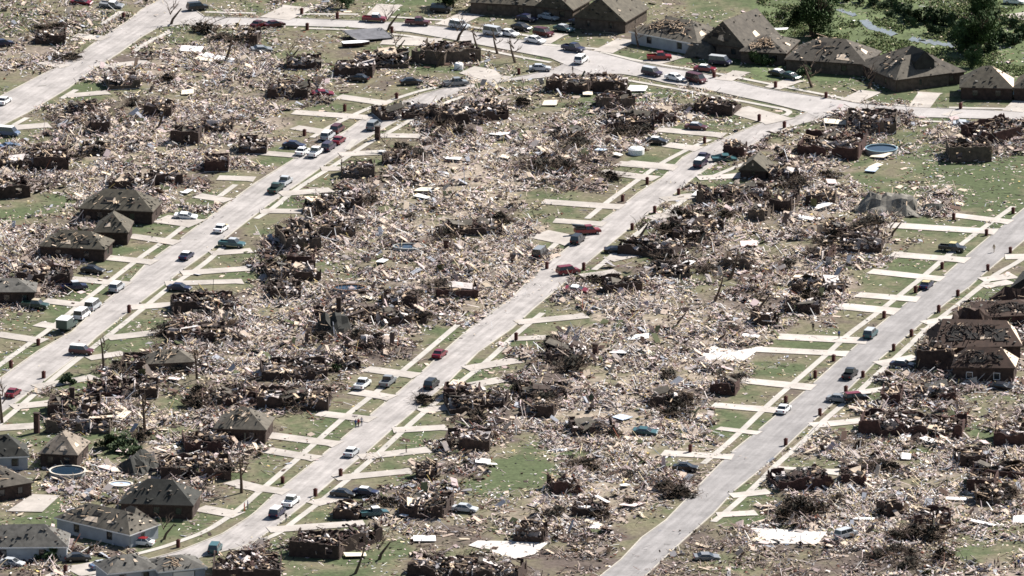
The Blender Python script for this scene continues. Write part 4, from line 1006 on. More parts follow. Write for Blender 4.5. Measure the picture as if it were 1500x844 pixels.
for q in V:
    q = list(q)
    if q[4] == 'T': q[4] = T(q[2], q[3])
    if q[5].startswith('silver crumpled') or 'crushed' in q[5] or 'wreck' in q[5] or 'flatten' in q[5] or 'smashed' in q[5]:
        car(*q[:6], roof=q[6] if len(q) > 6 else None, hood=q[7] if len(q) > 7 else None, tilt=7, sc=(1, 1, .8))
    else: car(*q[:6], roof=q[6] if len(q) > 6 else None, hood=q[7] if len(q) > 7 else None)
tow = [o for o in C.objects if o.get('label', '').startswith('red tow truck')][0]
m = MB(); m.hexa([(-3.2,-.5,1.9),(-.8,-.5,1.1),(-.8,.5,1.1),(-3.2,.5,1.9),(-3.4,-.4,2.3),(-.8,-.5,1.9),(-.8,.5,1.9),(-3.4,.4,2.3)]); m.box(-2.6,-.7,-.8,.8,.9,1.5); m.build('tow_boom', PAINT['black'], tow)
# ------------------------------------------------------------ brick mailboxes
def make_mailbox():
    o = empty('brick_mailbox')
    m = MB(); m.box(-.42,.42,-.42,.42,0,1.35); m.build('pillar', M_mail, o)
    m = MB(); m.box(-.5,.5,-.5,.5,1.35,1.47); m.hexa([(-.42,-.42,1.47),(.42,-.42,1.47),(.42,.42,1.47),(-.42,.42,1.47),(-.2,-.2,1.65),(.2,-.2,1.65),(.2,.2,1.65),(-.2,.2,1.65)]); m.build('cap', M_mail, o)
    m = MB(); m.box(-.48,-.41,-.14,.14,.95,1.2); m.build('letter_door', M_lamp, o)
    return o
M_mail = mat('dark_red_brick', (.07,.022,.018), noise=.2, scale=2)
MBX = [(1484,313),(1445,345),(1380,394),(1341,429),(1295,466),(1221,529),(1194,554),(1151,590),(1011,663),(1397,322),(1480,371),(1447,397),(1403,434),(1375,458),(1335,493),(1309,514),(1264,553),(1239,575),(1201,609),(1151,653),
 (912,295),(948,270),(801,394),(1112,178),(1032,210),(414,708),(261,802),(96,841),(1149,188),(1069,226),(994,286),(959,312),(926,337),(855,396),(499,698),(462,727),(756,499),(581,145),(505,163),(446,199),(56,506),(16,539),(591,173),(189,458),(64,554),
 (494,28),(574,49),(442,21),(450,44),(760,109),(1046,114),(1136,129),(1210,144),(1407,160),(181,28),(887,330),(720,555),(690,498),(1243,436),(527,195)]
for x, y in MBX[:55]:
    p = P(x, y); o = inst('mailbox', make_mailbox, (p.x, p.y, H(p.x, p.y)), _rng.uniform(-.1, .1)-TH, (.7, .7, _rng.uniform(.8, 1.0)))
    later(o, 'dark red brick mailbox', 'mailbox', 'mailbox', 'brick mailboxes along the kerbs', x, y)

# ------------------------------------------------------------ trees
M_bark = mat('bark', (.10,.07,.05), noise=.3, scale=3); M_leafd = mat('withered_leaves', (.032,.028,.02), noise=.35, scale=1.0); M_leafg = mat('green_leaves', (.05,.085,.03), noise=.4, scale=.6)
M_twig = mat('bare_twigs', (.13,.095,.07), noise=.3, scale=2); M_hedge = mat('hedge_leaves', (.045,.07,.027), noise=.4, scale=.7)
def leaves(mb, n, cen, rad, rng, size=.3, squash=1, clumps=9, mi=0):
    cl = [(Vector((rng.gauss(0,.42), rng.gauss(0,.42), rng.gauss(0,.42))), rng.uniform(.25,.5)) for _ in range(clumps)]
    for _ in range(n):
        c, r = rng.choice(cl)
        d = Vector((rng.gauss(0,1), rng.gauss(0,1), rng.gauss(0,1))).normalized()*r*rng.uniform(.4, 1)
        p = Vector(cen)+Vector(((c.x+d.x)*rad[0], (c.y+d.y)*rad[1], (c.z+d.z)*rad[2]))
        if p.z < .05: p.z = rng.uniform(.05, .5)
        s = size*rng.uniform(.5, 1.4); a = Vector((rng.gauss(0,1), rng.gauss(0,1), rng.gauss(0,1))).normalized()*s; b = a.orthogonal().normalized()*s*rng.uniform(.4,.9)
        mb.add([p-a-b, p+a-b, p+a*.7+b, p-a*.7+b], [(0,1,2,3)], mi)
def limb(mb, p, d, ln, r, rng, depth, n=5):
    pts = [Vector(p)]; rad = [r]; d = Vector(d).normalized()
    for k in range(3):
        d = (d+Vector((rng.gauss(0,.14), rng.gauss(0,.14), rng.gauss(0,.1)))).normalized()
        pts.append(pts[-1]+d*ln/3); rad.append(r*(1-.22*(k+1)))
    mb.tube(pts, rad, n)
    if depth:
        for k in range(rng.randint(3, 4)):
            q = pts[rng.randint(1, 3)]; nd = (d+Vector((rng.gauss(0,.7), rng.gauss(0,.7), rng.gauss(.1,.4)))).normalized()
            limb(mb, q, nd, ln*rng.uniform(.45,.75), r*.5, rng, depth-1, 4)
def make_tangle(v):                      # uprooted tree lying on its side
    rng = random.Random(900+v); o = empty('uprooted_tree')
    m = MB(); limb(m, (-2.6, 0, .5), (1, rng.uniform(-.3,.3), .12), 4.5, .22, rng, 3); m.build('trunk', M_bark, o)
    m = MB()
    for k in range(240):
        a = Vector((rng.gauss(0,1.5), rng.gauss(0,1.0), abs(rng.gauss(.9,.6)))); d = Vector((rng.gauss(.3,1), rng.gauss(0,1), rng.gauss(.3,.6))).normalized()*rng.uniform(.6,1.8)
        m.tube([a, a+d], [.045, .015], 3)
    leaves(m, 520, (.3, 0, 1.1), (2.8, 1.9, 1.3), rng, .22, clumps=12, mi=1); m.build('crown', [M_twig, M_leafd], o)
    return o
TG = [(245,120,1.0),(560,470,1),(205,645,1),(300,48,1.5),(322,60,1.3),(350,62,1.2),(395,58,1.1),(372,72,.7),(140,118,1),(62,45,1),(88,42,.8),(20,30,1),(100,88,.9),(60,112,.9),(195,155,1),(120,165,.8),(255,165,.6),(110,235,.8),
 (360,75,.8),(590,48+180,1.3),(612,234,1.2),(520,275,1.1),(540,300,1.0),(500,255,.9),(470,320,1),(440,345,1),(700,290,1.1),(735,330,1.3),(690,330,1.2),(655,350,1),(670,345,.9),(745,300,.9),(600,320,.7),(450,375,1),(400,395,1.1),(405,425,1.2),(360,440,1),(640,425,1.1),(675,420,1.1),(605,440,1.1),(560,460,1),(692,455,.8),(620,470,1),
 (790,250,1.3),(815,253,1.4),(838,254,1.1),(872,258,1.2),(895,262,1.1),(885,190,1.1),(905,200,1.2),(935,198,1.2),(880,160,.9),(925,172,1),(955,165,1),(840,217,1.2),(765,155,1),(780,140,1),(700,165,1.2),(720,150,1.2),(650,190,1.2),(680,200,1.1),(870,125,1.2),(905,128,1.1),(830,140,1),(1010,163,.9),
 (1005,320,1.3),(1035,325,1.2),(1065,320,1.1),(990,345,1.3),(1020,350,1.1),(975,385,1.2),(1000,400,1.1),(1035,400,1.1),(940,405,1.1),(905,415,1),(870,415,1),(1085,270,1.1),(1110,280,1),(1140,262,1),(1165,275,1.1),(1138,305,1.2),(1165,240,1),(1215,262,.8),
 (1222,352,1.4),(1262,336,1.3),(1275,332,1.1),(1165,335,.8),(1190,375,1),(1100,410,.7),(1150,395,1.0),(1185,440,1),(1250,415,.9),(1165,450,1),(1105,490,.9),(1070,485,.8),(1200,360,.8),
 (800,530,1.2),(835,545,1.4),(850,550,1),(822,530,1.1),(810,505,.9),(800,575,1.2),(790,590,1.2),(765,600,1),(980,555,1.1),(985,590,1.3),(960,585,.9),(1070,562,1.2),(1040,565,1),(1000,600,1),(990,612,1.1),(870,517,.8),(760,575,1.1),(720,590,1.1),
 (850,685,1.1),(870,690,1),(825,725,1.2),(840,720,1),(860,740,1.2),(815,758,1.3),(880,760,1),(985,720,1.3),(1000,728,1.2),(975,735,1),(920,700,.8),(900,640,.9),(1010,640,.8),(925,740,.9),(885,795,1),
 (1160,750,1.5),(1185,755,1.5),(1200,760,1.2),(1150,765,1.2),(1340,785,1.5),(1365,790,1.5),(1320,792,1.1),(1290,820,1.4),(1320,815,1.2),(1270,828,1.2),(1380,820,1.1),(1330,835,1.3),(1250,705,1.2),(1280,690,1.1),(1262,722,1.2),(1300,690,1.1),(1230,735,.9),(1475,690,1.3),(1480,725,1.2),(1450,735,1.3),(1470,738,1),(1260,655,.9),(1165,825,.8),(1305,755,.9),
 (235,690,1.2),(205,560+22,1),(290,580,1),(195,600,1.2),(285,598,1.2),(298,605,1),(325,590,1),(240,490,1),(300,480,.9),(345,575,1),(430,575,1.1),(520,500,1.2),(470,500,1.1),(500,520,1),(420,600,1),(330,690,1.2),(320,700,1.1),(180,548,1.2),(185,535,.9),(255,548,1),(270,545,1),
 (620,590,1.0),(700,620,1.1),(720,640,1),(680,585,.9),(625,740,1),(610,745,1),(560,740,.9),(700,800,.9),(480,800,1.2),(450,795,1.1),(440,805,1.2),(700,825,1.2),(740,830,1.2),(650,830,1),(780,770,.8)]
for i, (x, y, s) in enumerate(TG):
    if i % 5 in (1, 3) and s < 1.3: continue
    s *= .88
    p = P(x, y); v = i % 7; sc = s*_rng.uniform(.85, 1.1)*1.0
    o = inst(('tangle', v), lambda: make_tangle(v), (p.x, p.y, H(p.x, p.y)*.6), _rng.uniform(0, 6.28), (sc, sc, sc*_rng.uniform(.7, 1.0)))
    later(o, _rng.choice(['dark uprooted tree', 'dark tangled tree']), 'fallen tree', 'fallen tree', 'uprooted trees in the debris', x, y)

def make_bare(v):
    rng = random.Random(300+v); o = empty('bare_tree'); m = MB()
    lean = [(.05,0,1),(-.12,0,1),(.18,.1,1),(0,0,1)][v]
    limb(m, (0,0,-.2), lean, [7,5,6,4][v], .33, rng, 0, 6); m.build('trunk', M_bark, o)
    m = MB(); top = Vector((lean[0]*4, 0, [6,4.2,5,3.4][v]))
    for k in range([7, 4, 3, 4][v]):
        limb(m, Vector((lean[0]*3,0,0))*.8+Vector((0,0,top.z*rng.uniform(.5,1))), (rng.gauss(0,.8), rng.gauss(0,.8), rng.uniform(.4,1)), rng.uniform(1.4,2.8), .12, rng, 1, 4)
    m.build('branches', M_twig, o); return o
BT = [(230,190,2),(152,542,0),(289,560,0),(212,632,0),(3,620,0),(354,722,0),(240,790,3),(729,79,1),(580,78,3),(755,92,1),(936,353,3),(1112,455,3),(640,98,3),(700,72,1),(250,36,3),(1046,442,2),(1068,410,2),(990,480,3),(1305,348,3),(568,45,3),(670,60,3),(936,70,1),(1190,128,1),(555,820,3),(520,840,2),(1272,130,3),(329,92,2),(425,90,3)]
for x, y, v in BT:
    p = P(x, y); o = inst(('bare', v), lambda: make_bare(v), (p.x, p.y, 0), _rng.uniform(-.4, .4), _rng.uniform(.9, 1.15))
    later(o, ['tall bare tree', 'short bare tree', 'leaning snapped tree', 'small bare tree'][v], 'standing bare tree', 'tree', 'trees stripped bare', x, y)

def make_bush(v):
    rng = random.Random(500+v); o = empty('leafy_bush')
    m = MB(); leaves(m, 900, (0,0,1.0), (2.2,1.5,1.3), rng, .2, clumps=12); m.build('foliage', M_hedge, o)
    m = MB(); [m.tube([(rng.gauss(0,.2),rng.gauss(0,.2),0), (rng.gauss(0,.9),rng.gauss(0,.7),1.4)], [.07,.03], 4) for _ in range(6)]; m.build('stems', M_bark, o)
    return o
BU = [(97,562,.9,'dark round bush on the driveway beside the left road'),(178,660,1.3,'wide green bush between the tan hip roof and the debris'),(160,655,1.2,'green bush left of the wide green bush'),(192,668,.9,'green bush in front of the wide green bush'),
 (50,818,1.2,'green bush below the white walled house'),(72,822,1.1,'green bush right of another at the lower left corner'),(493,548,.8,'small green bush by the dark ruin left of the middle road'),(1017,75,1.5,'round green bush before the smashed truss house'),(1005,68,1.2,'green bush left of the round green bush'),
 (1115,95,1.2,'dark bush between two top houses'),(1178,112,1.0,'small grey green shrub in front of the brown roofed house'),(1190,460,.5,'small bush on the lawn left of the right road')]
for x, y, s, lab in BU:
    p = P(x, y); v = _rng.randrange(3); o = inst(('bush', v), lambda: make_bush(v), (p.x, p.y, 0), _rng.uniform(0, 6), s); tag(o, lab, 'bush', 'leafy bushes')
# creek bank scrub: rows of thick bushes
CB = [(1262,4,1.5),(1280,8,1.6),(1300,12,1.6),(1318,18,1.8),(1330,26,2.0),(1345,30,2.2),(1362,34,2.2),(1378,36,2.2),(1395,38,2),(1240,2,1.4),(1305,26,1.3),(1335,38,1.5),(1370,50,1.6),(1405,48,2),(1420,56,2.3),(1440,52,2.3),(1455,60,2),(1470,62,2),(1485,66,2),(1430,72,2),(1410,70,1.8),(1480,40,1.6),(1495,56,2),(1398,58,1.6),(1448,76,1.6),(1450,30,1.8)]
for x, y, s in CB:
    p = P(x, y); v = _rng.randrange(3); o = inst(('bush', v), lambda: make_bush(v), (p.x, p.y, 0), _rng.uniform(0, 6), s*.6)
    o['category'] = 'bush'; o['group'] = 'scrub along the creek'; o['label'] = 'dark green scrub bush crowding the creek bank at the upper right'
def make_tree(v):
    rng = random.Random(700+v); o = empty('green_tree'); m = MB()
    for k in range(5 if v == 0 else 1):
        limb(m, (rng.gauss(0,.3), rng.gauss(0,.3), -.2), (rng.gauss(0,.22), rng.gauss(0,.22), 1), 6, .28, rng, 2, 6)
    m.build('trunk', M_bark, o)
    m = MB(); leaves(m, 11000 if v == 0 else 4200, (0,0,4.6 if v == 0 else 4.2), (5.6,4.6,3.4) if v == 0 else (3.4,3.2,3.6), rng, .2, clumps=30); m.build('crown', M_leafg, o)
    return o
for x, y, v, s, lab in [(1190,54,0,1.1,'large round leafy green tree above the brown roofed houses'),(1437,78,1,1.15,'dark green tree leaning over the creek near the right edge'),(1412,74,1,.9,'smaller green tree left of the creek side tree'),(1440,30,1,.9,'narrow green tree at the top right beside the pale lane'),(1425,98,1,.6,'low green tree between the dark roofs and the creek'),
   (500,12,1,.7,'small dark tree in the wreckage above the top road'),(665,10,1,.9,'dark tree by the brown roofed house at the top edge'),(700,14,1,.8,'dark leafy tree right of another at the top edge'),(650,8,1,.7,'low dark tree left of its neighbours at the top edge')]:
    p = P(x, y); o = inst(('tree', v), lambda: make_tree(v), (p.x, p.y, 0), _rng.uniform(0, 6), s); tag(o, lab, 'tree')

# ------------------------------------------------------------ creek
M_water = mat('creek_water', (.15,.17,.18), rough=.35, spec=.5, noise=.15, scale=.5)
for pp, wd in (([(1228,14),(1240,18),(1252,23)], 1.3), ([(1262,29),(1270,34),(1273,40),(1290,44),(1310,51)], 2.0), ([(1333,57),(1350,60),(1375,64),(1400,67)], 2.6), ([(1408,70),(1428,75)], 1.8)):
    pts = smooth([P(*q) for q in pp], 3); L, Rr = ribbon(pts, wd)
    L = [q+Vector((0, _rng.uniform(-.9,1.6), 0)) for q in L]; Rr = [q+Vector((0, _rng.uniform(-1.2,.6), 0)) for q in Rr]
    sheet('creek_water', L+Rr[::-1], .06, M_water)
# pale lane in the top right corner
sheet('far_lane', [P(*q) for q in [(1470,22),(1560,10),(1560,30),(1500,30),(1480,27)]], .05, M_drive)

# ------------------------------------------------------------ pools, boat, tank
M_pool = mat('pool_water', (.015,.03,.05), rough=.08, spec=.6); M_rimw = mat('pool_rim', (.55,.50,.42)); M_rimb = mat('blue_pool_rim', (.14,.22,.27)); M_pwall = mat('pool_wall', (.30,.31,.30))
M_liner = mat('slack_blue_liner', (.36,.44,.55), noise=.15, scale=.8)
def ring(mb, rx, ry, z0, z1, t, n=36, mi=0):
    a = [(math.cos(2*math.pi*k/n), math.sin(2*math.pi*k/n)) for k in range(n)]
    vs = [(c*rx, s*ry, z) for z in (z0, z1) for c, s in a]+[(c*(rx-t), s*(ry-t), z) for z in (z1, z0) for c, s in a]
    fs = [(j*n+k, j*n+(k+1)%n, ((j+1)%4)*n+(k+1)%n, ((j+1)%4)*n+k) for j in range(4) for k in range(n)]
    mb.add(vs, fs, mi)
def disc(mb, rx, ry, z, n=36, mi=0):
    mb.tube([(0,0,z-.1), (0,0,z)], [1, 1], n, mi); i0 = len(mb.v)-2*n
    mb.v[i0:] = [(v[0]*rx, v[1]*ry, v[2]) for v in mb.v[i0:]]
def pool(x, y, rx, ry, lab, rim=M_rimw, water=M_pool, h=1.1, fullness=.9):
    p = P(x, y); o = empty('round_pool', (p.x, p.y, H(p.x, p.y)))
    m = MB(); ring(m, rx, ry, -.1, h-.08, .08); m.build('pool_wall', M_pwall, o)
    m = MB(); ring(m, rx+.12, ry+.12, h-.08, h, .32); m.build('rim', rim, o)
    m = MB(); disc(m, rx-.1, ry-.1, h*fullness-.12); m.build('water', water, o)
    tag(o, lab, 'pool')
pool(99,697,3.35,3.35,'round above ground pool with pale rim beside the tan hip roofed house')
pool(1291,224,3.3,3.3,'round pool with blue rim right of the brick shell on the lawn', M_rimb)
pool(177,712,2.2,1.8,'slack pale blue round pool behind the dark pyramid roof', M_rimw, M_liner, .5)
pool(600,366,3.3,2.2,'sagging dark oval pool ringed by debris in the centre left block', M_pwall, M_pool, .7)
pool(512,428,3.3,2.4,'dark teal pool with brown deck edge in the debris', mat('brown_deck_edge', (.16,.09,.05)), M_pool, .9)
def make_boat():
    o = empty('small_boat'); m = MB()
    n = 14; prof = [(-3.0,.55),(-2.9,1.05),(-1,1.2),(1,1.1),(2.4,.5),(3.1,.04)]
    vs = []
    for x, hw in prof: vs += [(x,-hw,.85),(x,-hw*.7,.15),(x,hw*.7,.15),(x,hw,.85)]
    fs = [(i*4+k, i*4+k+1, i*4+k+5, i*4+k+4) for i in range(len(prof)-1) for k in range(3)]+[(0,1,2,3)]
    m.add(vs, fs); m.build('hull', M_brick3, o)
    m = MB(); k = len(prof); vs = [(x,-hw*1.02,.87) for x, hw in prof]+[(x,hw*1.02,.87) for x, hw in prof][::-1]+[(x,-hw*1.02,.95) for x, hw in prof]+[(x,hw*1.02,.95) for x, hw in prof][::-1]
    m.add(vs, [tuple(range(2*k))[::-1], tuple(range(2*k, 4*k))]+[(i, (i+1)%(2*k), (i+1)%(2*k)+2*k, i+2*k) for i in range(2*k)]); m.build('deck', M_white, o)
    return o
p = P(521,68); o = make_boat(); o.location = (p.x, p.y, .1); o.rotation_euler = (0, 0, R(12)); tag(o, 'white decked boat with dark red hull on the field below the top road', 'boat')
p = P(540,56); o = empty('collapsed_canopy', (p.x, p.y, 0), R(25)); m = MB()
m.cbox((0,0,.9), (9,7,.12), (.1,.04,0)); m.build('canopy_sheet', mat('dark_grey_sheet', (.10,.10,.11), noise=.3, scale=.5), o)
m = MB(); [m.tube([(sx*4.2, sy*3.2, -.1), (sx*4.2, sy*3.2, .9)], [.08,.08], 6) for sx in (-1,1) for sy in (-1,1)]; m.tube([(-4.6,-3.6,1.0),(-4.6,3.6,1.2),(4.6,3.6,1.0),(4.6,-3.6,.8)], [.14]*4, 6); m.build('canopy_frame', M_rimw, o)
tag(o, 'collapsed dark grey canopy with pale edge behind the white decked boat', 'canopy')
def tank(x, y, r, lab):
    p = P(x, y); o = empty('round_tank', (p.x, p.y, H(p.x, p.y))); m = MB(); m.tube([(0,0,0),(0,0,1.1),(0,0,1.4),(0,0,1.5)], [r, r, r*.75, r*.2], 20); m.build('tank_shell', M_white, o)
    m = MB(); m.tube([(0,0,1.45),(0,0,1.65)], [.2,.2], 8); m.build('lid', M_rimw, o); tag(o, lab, 'tank', 'white round tanks')
tank(932,226,1.7,'white round tank in the yard left of the middle road'); tank(672,102,1.0,'small white round tank on the pale slab below the top road'); tank(959,180,1.0,'white round tank in rubble above the maroon sedan')
# chimneys left standing
def chimney(x, y, h, lab, wd=1.0):
    p = P(x, y); o = empty('lone_chimney', (p.x, p.y, 0), -TH); m = MB(); m.box(-wd/2,wd/2,-.4,.4,0,h); m.build('stack', M_brick3, o)
    m = MB(); m.box(-wd/2-.12,wd/2+.12,-.5,.5,h,h+.15); m.build('cap', M_brick, o); tag(o, lab, 'chimney', 'chimneys left standing')
chimney(54,634,3.8,'lone brick chimney stub left of the low brick wall at the left')
chimney(553,205,2.8,'dark chimney stub in debris right of the grey car'); chimney(654,368,2.2,'dark chimney stub in the debris of the centre block'); chimney(872,522,2.4,'dark brown chimney stub left of the bare slabs')

# ------------------------------------------------------------ large loose sheets
M_sheet = {'white': mat('white_sheet', (.80,.78,.76), noise=.06, scale=1), 'cream': mat('cream_sheet', (.66,.58,.46), noise=.1, scale=1), 'pink': mat('pinkish_sheet', (.62,.50,.47), noise=.12, scale=1), 'blue': mat('pale_blue_sheet', (.42,.50,.62), noise=.1, scale=1)}
SH = [(280,76,6,4,'white'),(318,88,10,3,'white'),(300,91,6,3,'cream'),(275,138,3.2,4,'cream'),(733,200,4,5,'white'),(934,133,5,4.5,'white'),(861,140,2.6,3.6,'cream'),(806,154,4,4,'cream'),(1223,184,6,4,'cream'),(197,273,7,3.2,'white'),(240,264,5,1.5,'cream'),(274,284,1.6,4,'white'),
 (625,282,6,4,'cream'),(618,292,4,2,'white'),(560,386,2,5,'white'),(664,236,4,3.5,'white'),(471,298,2.2,3.5,'white'),(1006,390,2.4,4.5,'white'),(1097,361,4,4,'pink'),(1107,290,5,2.6,'cream'),(1025,287,3,4,'white'),(1290,231,4.6,4.4,'cream'),(1205,306,2.6,5,'white'),(1277,252,3,3,'blue'),(1283,246,2,4,'cream'),
 (936,497,5,4,'white'),(907,520,4,4,'white'),(948,521,3,2,'cream'),(911,615,3.4,4,'blue'),(622,793,5,3,'white'),(520,816,5,3,'cream'),(595,758,1.6,4,'white'),(707,679,3.4,4,'white'),(720,683,2.6,2,'white'),(927,743,4,6,'pink'),(1327,673,2.2,4,'white'),(1267,764,4.6,2,'white'),(1493,765,3,4,'white'),(1361,651,4,2.4,'white'),(1325,646,2.6,4,'white'),
 (1100,497,4,1.6,'white'),(1075,285,3,2,'white'),(1218,270,2.6,3,'pink'),(1180,325,4,1.6,'white'),(1230,331,3,2,'white'),(740,235,3,2,'cream'),(560,225,2.4,2,'white'),(600,250,2,2,'white'),(500,345,4,1.8,'pink'),(450,335,3,1.8,'pink'),(520,462,4.6,3,'cream'),(540,440,3,2,'cream'),(545,500,5,1.4,'white'),(580,505,6,1.2,'white'),(560,497,3,2,'white'),(190,665,6,2.6,'pink'),(160,690,5,3,'pink'),(172,694,3,2,'cream'),(180,615,2,6,'cream'),(300,575,5,1.4,'cream'),(255,560,3,2,'pink'),
 (1345,632,4,1.4,'white'),(1400,735,5,1.4,'white'),(1440,735,5,1.4,'white'),(1440,770,6,1.4,'white'),(1480,690,3,1.6,'cream'),(870,770,5,1.2,'cream'),(872,775,2,2,'white'),(915,716,1.6,2.2,'white'),(1130,46,3,2,'white'),(1140,46,5,1.6,'white'),(905,232,2,2,'white'),(880,225,3,2,'blue'),(1120,800,3,1.4,'pink'),(1110,795,2,2,'cream'),(770,150,3,2,'cream')]
for i, (x, y, a, b, c) in enumerate(SH):
    p = P(x, y); on_roof = (x, y) in ((1412,118),(1485,120),(1475,105)); z = 3.9 if on_roof else H(p.x, p.y)+.35
    rz = -TH+_rng.uniform(-.5, .5); m = MB(); a *= .8; b *= .8
    k = [_rng.uniform(-.12,.12) for _ in range(8)]
    q = [(-a/2*(1+k[0]),-b/2,0),(a/2,-b/2*(1+k[1]),0),(a/2*(1+k[2]),b/2,k[4]),(-a/2,b/2*(1+k[3]),k[5])]
    m.hexa([Vector(t) for t in q]+[Vector(t)+Vector((0,0,.1)) for t in q])
    m.box(-a/2*.9, a/2*.9, -.06, .06, -.1, -.005)
    o = m.build('loose_panel', M_sheet[c]); o.location = (p.x, p.y, z+.1); o.rotation_euler = (_rng.uniform(-.1,.16), _rng.uniform(-.1,.1), rz)
    later(o, {'white': 'white', 'cream': 'cream', 'pink': 'pinkish', 'blue': 'pale blue'}[c]+' flat panel', 'flat panel', 'panel', 'large flat panels among the debris', x, y)

# crumpled grey roof lying on the ground
def crumpled(x0, y0, x1, y1, W, hh, roof, lab, seed):
    A, L, rz = frame_AB(x0, y0, x1, y1); rng = random.Random(seed); o = empty('collapsed_roof', (A.x, A.y, 0), rz)
    nx_, ny_ = max(6, int(L)), max(5, int(W*.9)); m = MB(); vs = []
    for j in range(ny_+1):
        for i in range(nx_+1):
            u, v = i/nx_, j/ny_; hz = hh*(1-abs(v-.5)*1.9)*min(1, u*5, (1-u)*5)
            vs.append((u*L+rng.uniform(-.2,.2), v*W+rng.uniform(-.2,.2), max(.05, hz+rng.gauss(0,.22)*hh*.4)))
    f = [(j*(nx_+1)+i, j*(nx_+1)+i+1, (j+1)*(nx_+1)+i+1, (j+1)*(nx_+1)+i) for j in range(ny_) for i in range(nx_)]
    n0 = len(vs); vs2 = vs+[(v[0], v[1], v[2]-.25) for v in vs]
    m.add(vs2, f+[tuple(q+n0 for q in t[::-1]) for t in f]); m.build('roof_sheet', M_shing[roof], o)
    m = MB(); [m.cbox((rng.uniform(0,L), rng.uniform(0,W), rng.uniform(.2, hh)), (rng.uniform(1,2.8), .13, .1), (0, rng.uniform(-.4,.4), rng.uniform(0,3))) for _ in range(int(L*1.6))]; m.build('broken_rafters', M_wood, o)['kind'] = 'stuff'
    tag(o, lab, 'collapsed roof', 'collapsed roofs on the ground')
M_shing['dusty_grey_shingles'] = mat('dusty_grey_shingles', (.15,.14,.12), noise=.35, scale=.8)
crumpled(1252,318,1352,319,10,4.0,'dusty_grey_shingles','crumpled grey roof heap on the lawn left of the right road',1)
crumpled(1350,316,1390,316,7,1.8,'dark_shingles','low dark roof scrap joined right of the crumpled grey roof heap',2)
crumpled(462,496,520,494,8,4.2,'dark_shingles','steep dark roof section resting on rubble left of the middle road',3)
crumpled(560,478,622,470,7,1.8,'weathered_shingles','flat weathered roof section beside the gap in the middle road verge',4)
crumpled(268,468,330,466,5,1.4,'dark_shingles','long dark roof section right of the left road lawn',5)
crumpled(590,748,655,750,7,2.6,'dark_shingles','dark collapsed roof with black interior right of the lower middle road',6)
crumpled(378,598,470,596,7,2.2,'olive_shingles','dark olive collapsed roof left of the lower middle road',7)
crumpled(205,700,245,680,7,3,'dark_shingles','black leaning roof slope behind the dark pyramid roof',8)
crumpled(575,366,650,372,3,.6,'dark_shingles','thin dark roof strip right of the sagging oval pool',9)
crumpled(100,352,142,353,5,2.4,'weathered_shingles','weathered roof remnant left of the dark roofed house',10)

crumpled(1386,515,1470,512,8,7.6,'scorched_brown_roof','jagged brown roof wreckage rising out of the black hip roofed house',11)
crumpled(1372,546,1402,548,5,4.4,'scorched_brown_roof','broken brown roof spilling between the dark brick box and the dark wing',12)
crumpled(1450,462,1530,458,6,5.2,'scorched_brown_roof','torn brown roof heap above the grey ridge house at the right edge',13)
crumpled(1000,84,1040,88,6,3.6,'weathered_shingles','torn roof remnant between the smashed truss house and the tall tan one',14)
crumpled(1180,92,1230,94,6,6.0,'brown_shingles','buckled brown roof piece on the wide brown roofed house',15)
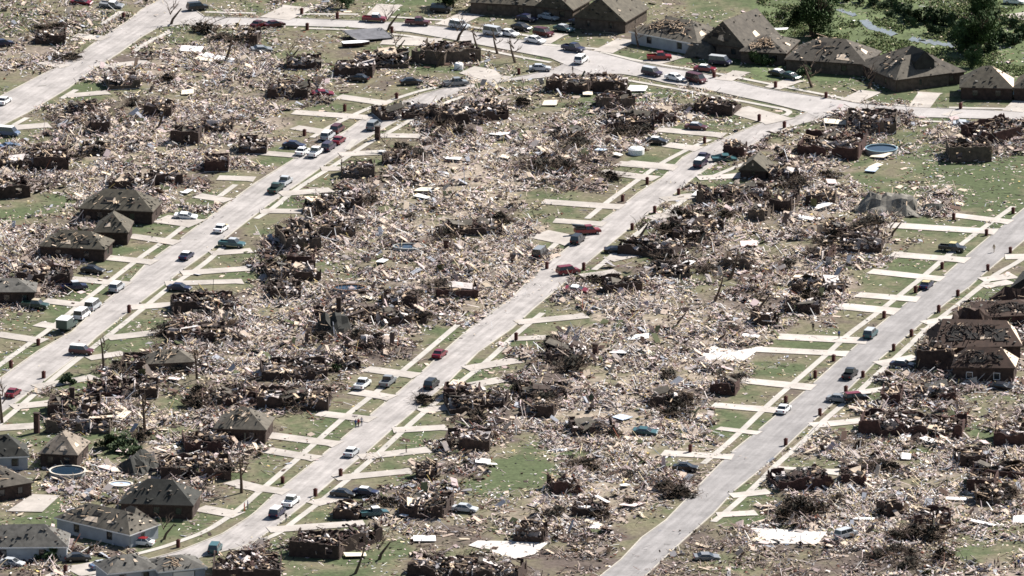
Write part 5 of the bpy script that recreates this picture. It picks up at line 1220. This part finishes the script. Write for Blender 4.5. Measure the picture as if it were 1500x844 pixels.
# ------------------------------------------------------------ people
SK = mat('skin', (.42,.25,.18)); 
CLO = {k: mat('cloth_'+k, c) for k, c in {'black': (.02,.02,.022), 'blue': (.05,.09,.25), 'red': (.4,.04,.04), 'white': (.65,.65,.65), 'khaki': (.3,.24,.15), 'jeans': (.06,.08,.14), 'orange': (.5,.12,.03)}.items()}
M_hair = mat('hair', (.03,.02,.015))
def person_mesh(pose, shirt, pants):
    sw = .22 if pose == 'walk' else .05
    V_ = []; E = []; Rd = []
    def v(p, r, par=None):
        V_.append(p); Rd.append(r); i = len(V_)-1
        if par is not None: E.append((par, i))
        return i
    pel = v((0,0,.95), .15); ch = v((0,0,1.18), .14, pel); c2 = v((.01,0,1.38), .15, ch); nk = v((.01,0,1.52), .06, c2); hd = v((.03,0,1.62), .095, nk); v((.03,0,1.73), .085, hd)
    for s in (-1, 1):
        hip = v((0,s*.1,.88), .10, pel); kn = v((s*sw*.6,s*.11,.5), .065, hip); an = v((s*sw-.05*(sw > .1),s*.11,.09), .045, kn); v((s*sw+.14,s*.12,.04), .04, an)
        sh = v((.01,s*.19,1.42), .065, c2); el = v((-s*sw*.5,s*.25,1.14), .042, sh); wr = v((-s*sw*.8+.08,s*.25,.9), .028, el); pm = v((-s*sw*.85+.1,s*.25,.83), .036, wr)
        for f, ln in ((-.03,.07),(-.01,.085),(.012,.08),(.032,.06)):
            a = v((V_[pm][0]+f*.8,V_[pm][1],.79), .009, pm); v((V_[pm][0]+f+.01,V_[pm][1]-s*.015,.79-ln), .008, a)
        a = v((V_[pm][0]+.045,V_[pm][1]-s*.02,.83), .010, pm); v((V_[pm][0]+.06,V_[pm][1]-s*.03,.79), .009, a)
    me = bpy.data.meshes.new('person_skeleton'); me.from_pydata(V_, E, []); o = bpy.data.objects.new('person_tmp', me); C.objects.link(o)
    sk = o.modifiers.new('s', 'SKIN'); me.skin_vertices or None
    if not me.skin_vertices: 
        bm = bmesh.new(); bm.from_mesh(me); bm.verts.layers.skin.verify(); bm.to_mesh(me); bm.free()
    for i, r in enumerate(Rd): me.skin_vertices[0].data[i].radius = (r, r)
    me.skin_vertices[0].data[0].use_root = True
    sb = o.modifiers.new('b', 'SUBSURF'); sb.levels = 1
    bpy.context.view_layer.update()
    dg = bpy.context.evaluated_depsgraph_get(); out = bpy.data.meshes.new_from_object(o.evaluated_get(dg)); bpy.data.objects.remove(o)
    out.name = 'person_body'; out.materials.clear()
    for m in (SK, CLO[shirt], CLO[pants], M_hair, M_dark): out.materials.append(m)
    for p_ in out.polygons:
        z = p_.center.z; y = abs(p_.center.y); x = p_.center.x
        k = 4 if z < .08 else 2 if (z < .98 and y < .22) else 0
        if z >= .98 or (y >= .22 and z > 1.0): k = 1 if z < 1.5 and not (y > .2 and z < 1.12) else 0
        if z > 1.68 or (z > 1.58 and x < 0): k = 3
        p_.material_index = k
    return out
_pm = {}
def person(x, y, pose, shirt, pants, rz, lab, z=0):
    key = (pose, shirt, pants)
    if key not in _pm: _pm[key] = person_mesh(*key)
    p = P(x, y); o = bpy.data.objects.new('person', _pm[key]); C.objects.link(o); o.location = (p.x, p.y, H(p.x, p.y)+z); o.rotation_euler = (0, 0, R(rz))
    tag(o, lab, 'person', 'people on foot')
person(521,627,'walk','blue','jeans',60,'person in blue shirt, left one of three walking on the middle road',.05)
person(525,626,'walk','red','black',70,'person in red shirt, middle one of three on the middle road',.05)
person(530,624,'walk','white','jeans',60,'person in white shirt, right one of three on the middle road',.05)
person(839,108,'stand','black','black',200,'dark clothed person standing by the junction of the left road and top road',.05)
person(1457,833,'stand','black','jeans',10,'person in black shirt, left of two on the white slab at the lower right')
person(1462,829,'walk','khaki','black',-30,'person in khaki shirt, right of two on the white slab at the lower right')
person(1487,836,'walk','black','black',40,'person all in black, left of three at the lower right corner')
person(1492,832,'stand','blue','black',100,'person in blue shirt, middle of three at the lower right corner')
person(1497,836,'walk','white','jeans',160,'person in white shirt, right of three at the lower right corner')
person(358,750,'stand','red','orange',0,'person in red and orange beside the lower middle road kerb',.1)
person(363,747,'stand','blue','jeans',180,'person in blue right of the one in red and orange',.1)
person(419,765,'walk','black','jeans',30,'person in black shirt walking behind the navy and white car',.05)
person(1456,370,'walk','khaki','khaki',230,'person in khaki walking alone on the right road',.05)
person(1191,485,'stand','black','black',90,'dark clothed person on the lawn left of the right road')
person(1229,497,'stand','blue','black',120,'person in blue shirt on a driveway left of the right road',.12)
person(595,664,'stand','black','black',0,'dark clothed person on a driveway right of the middle road',.12)
person(1187,558,'walk','white','black',20,'person in white shirt on the grass verge left of the right road')
flush_labels()
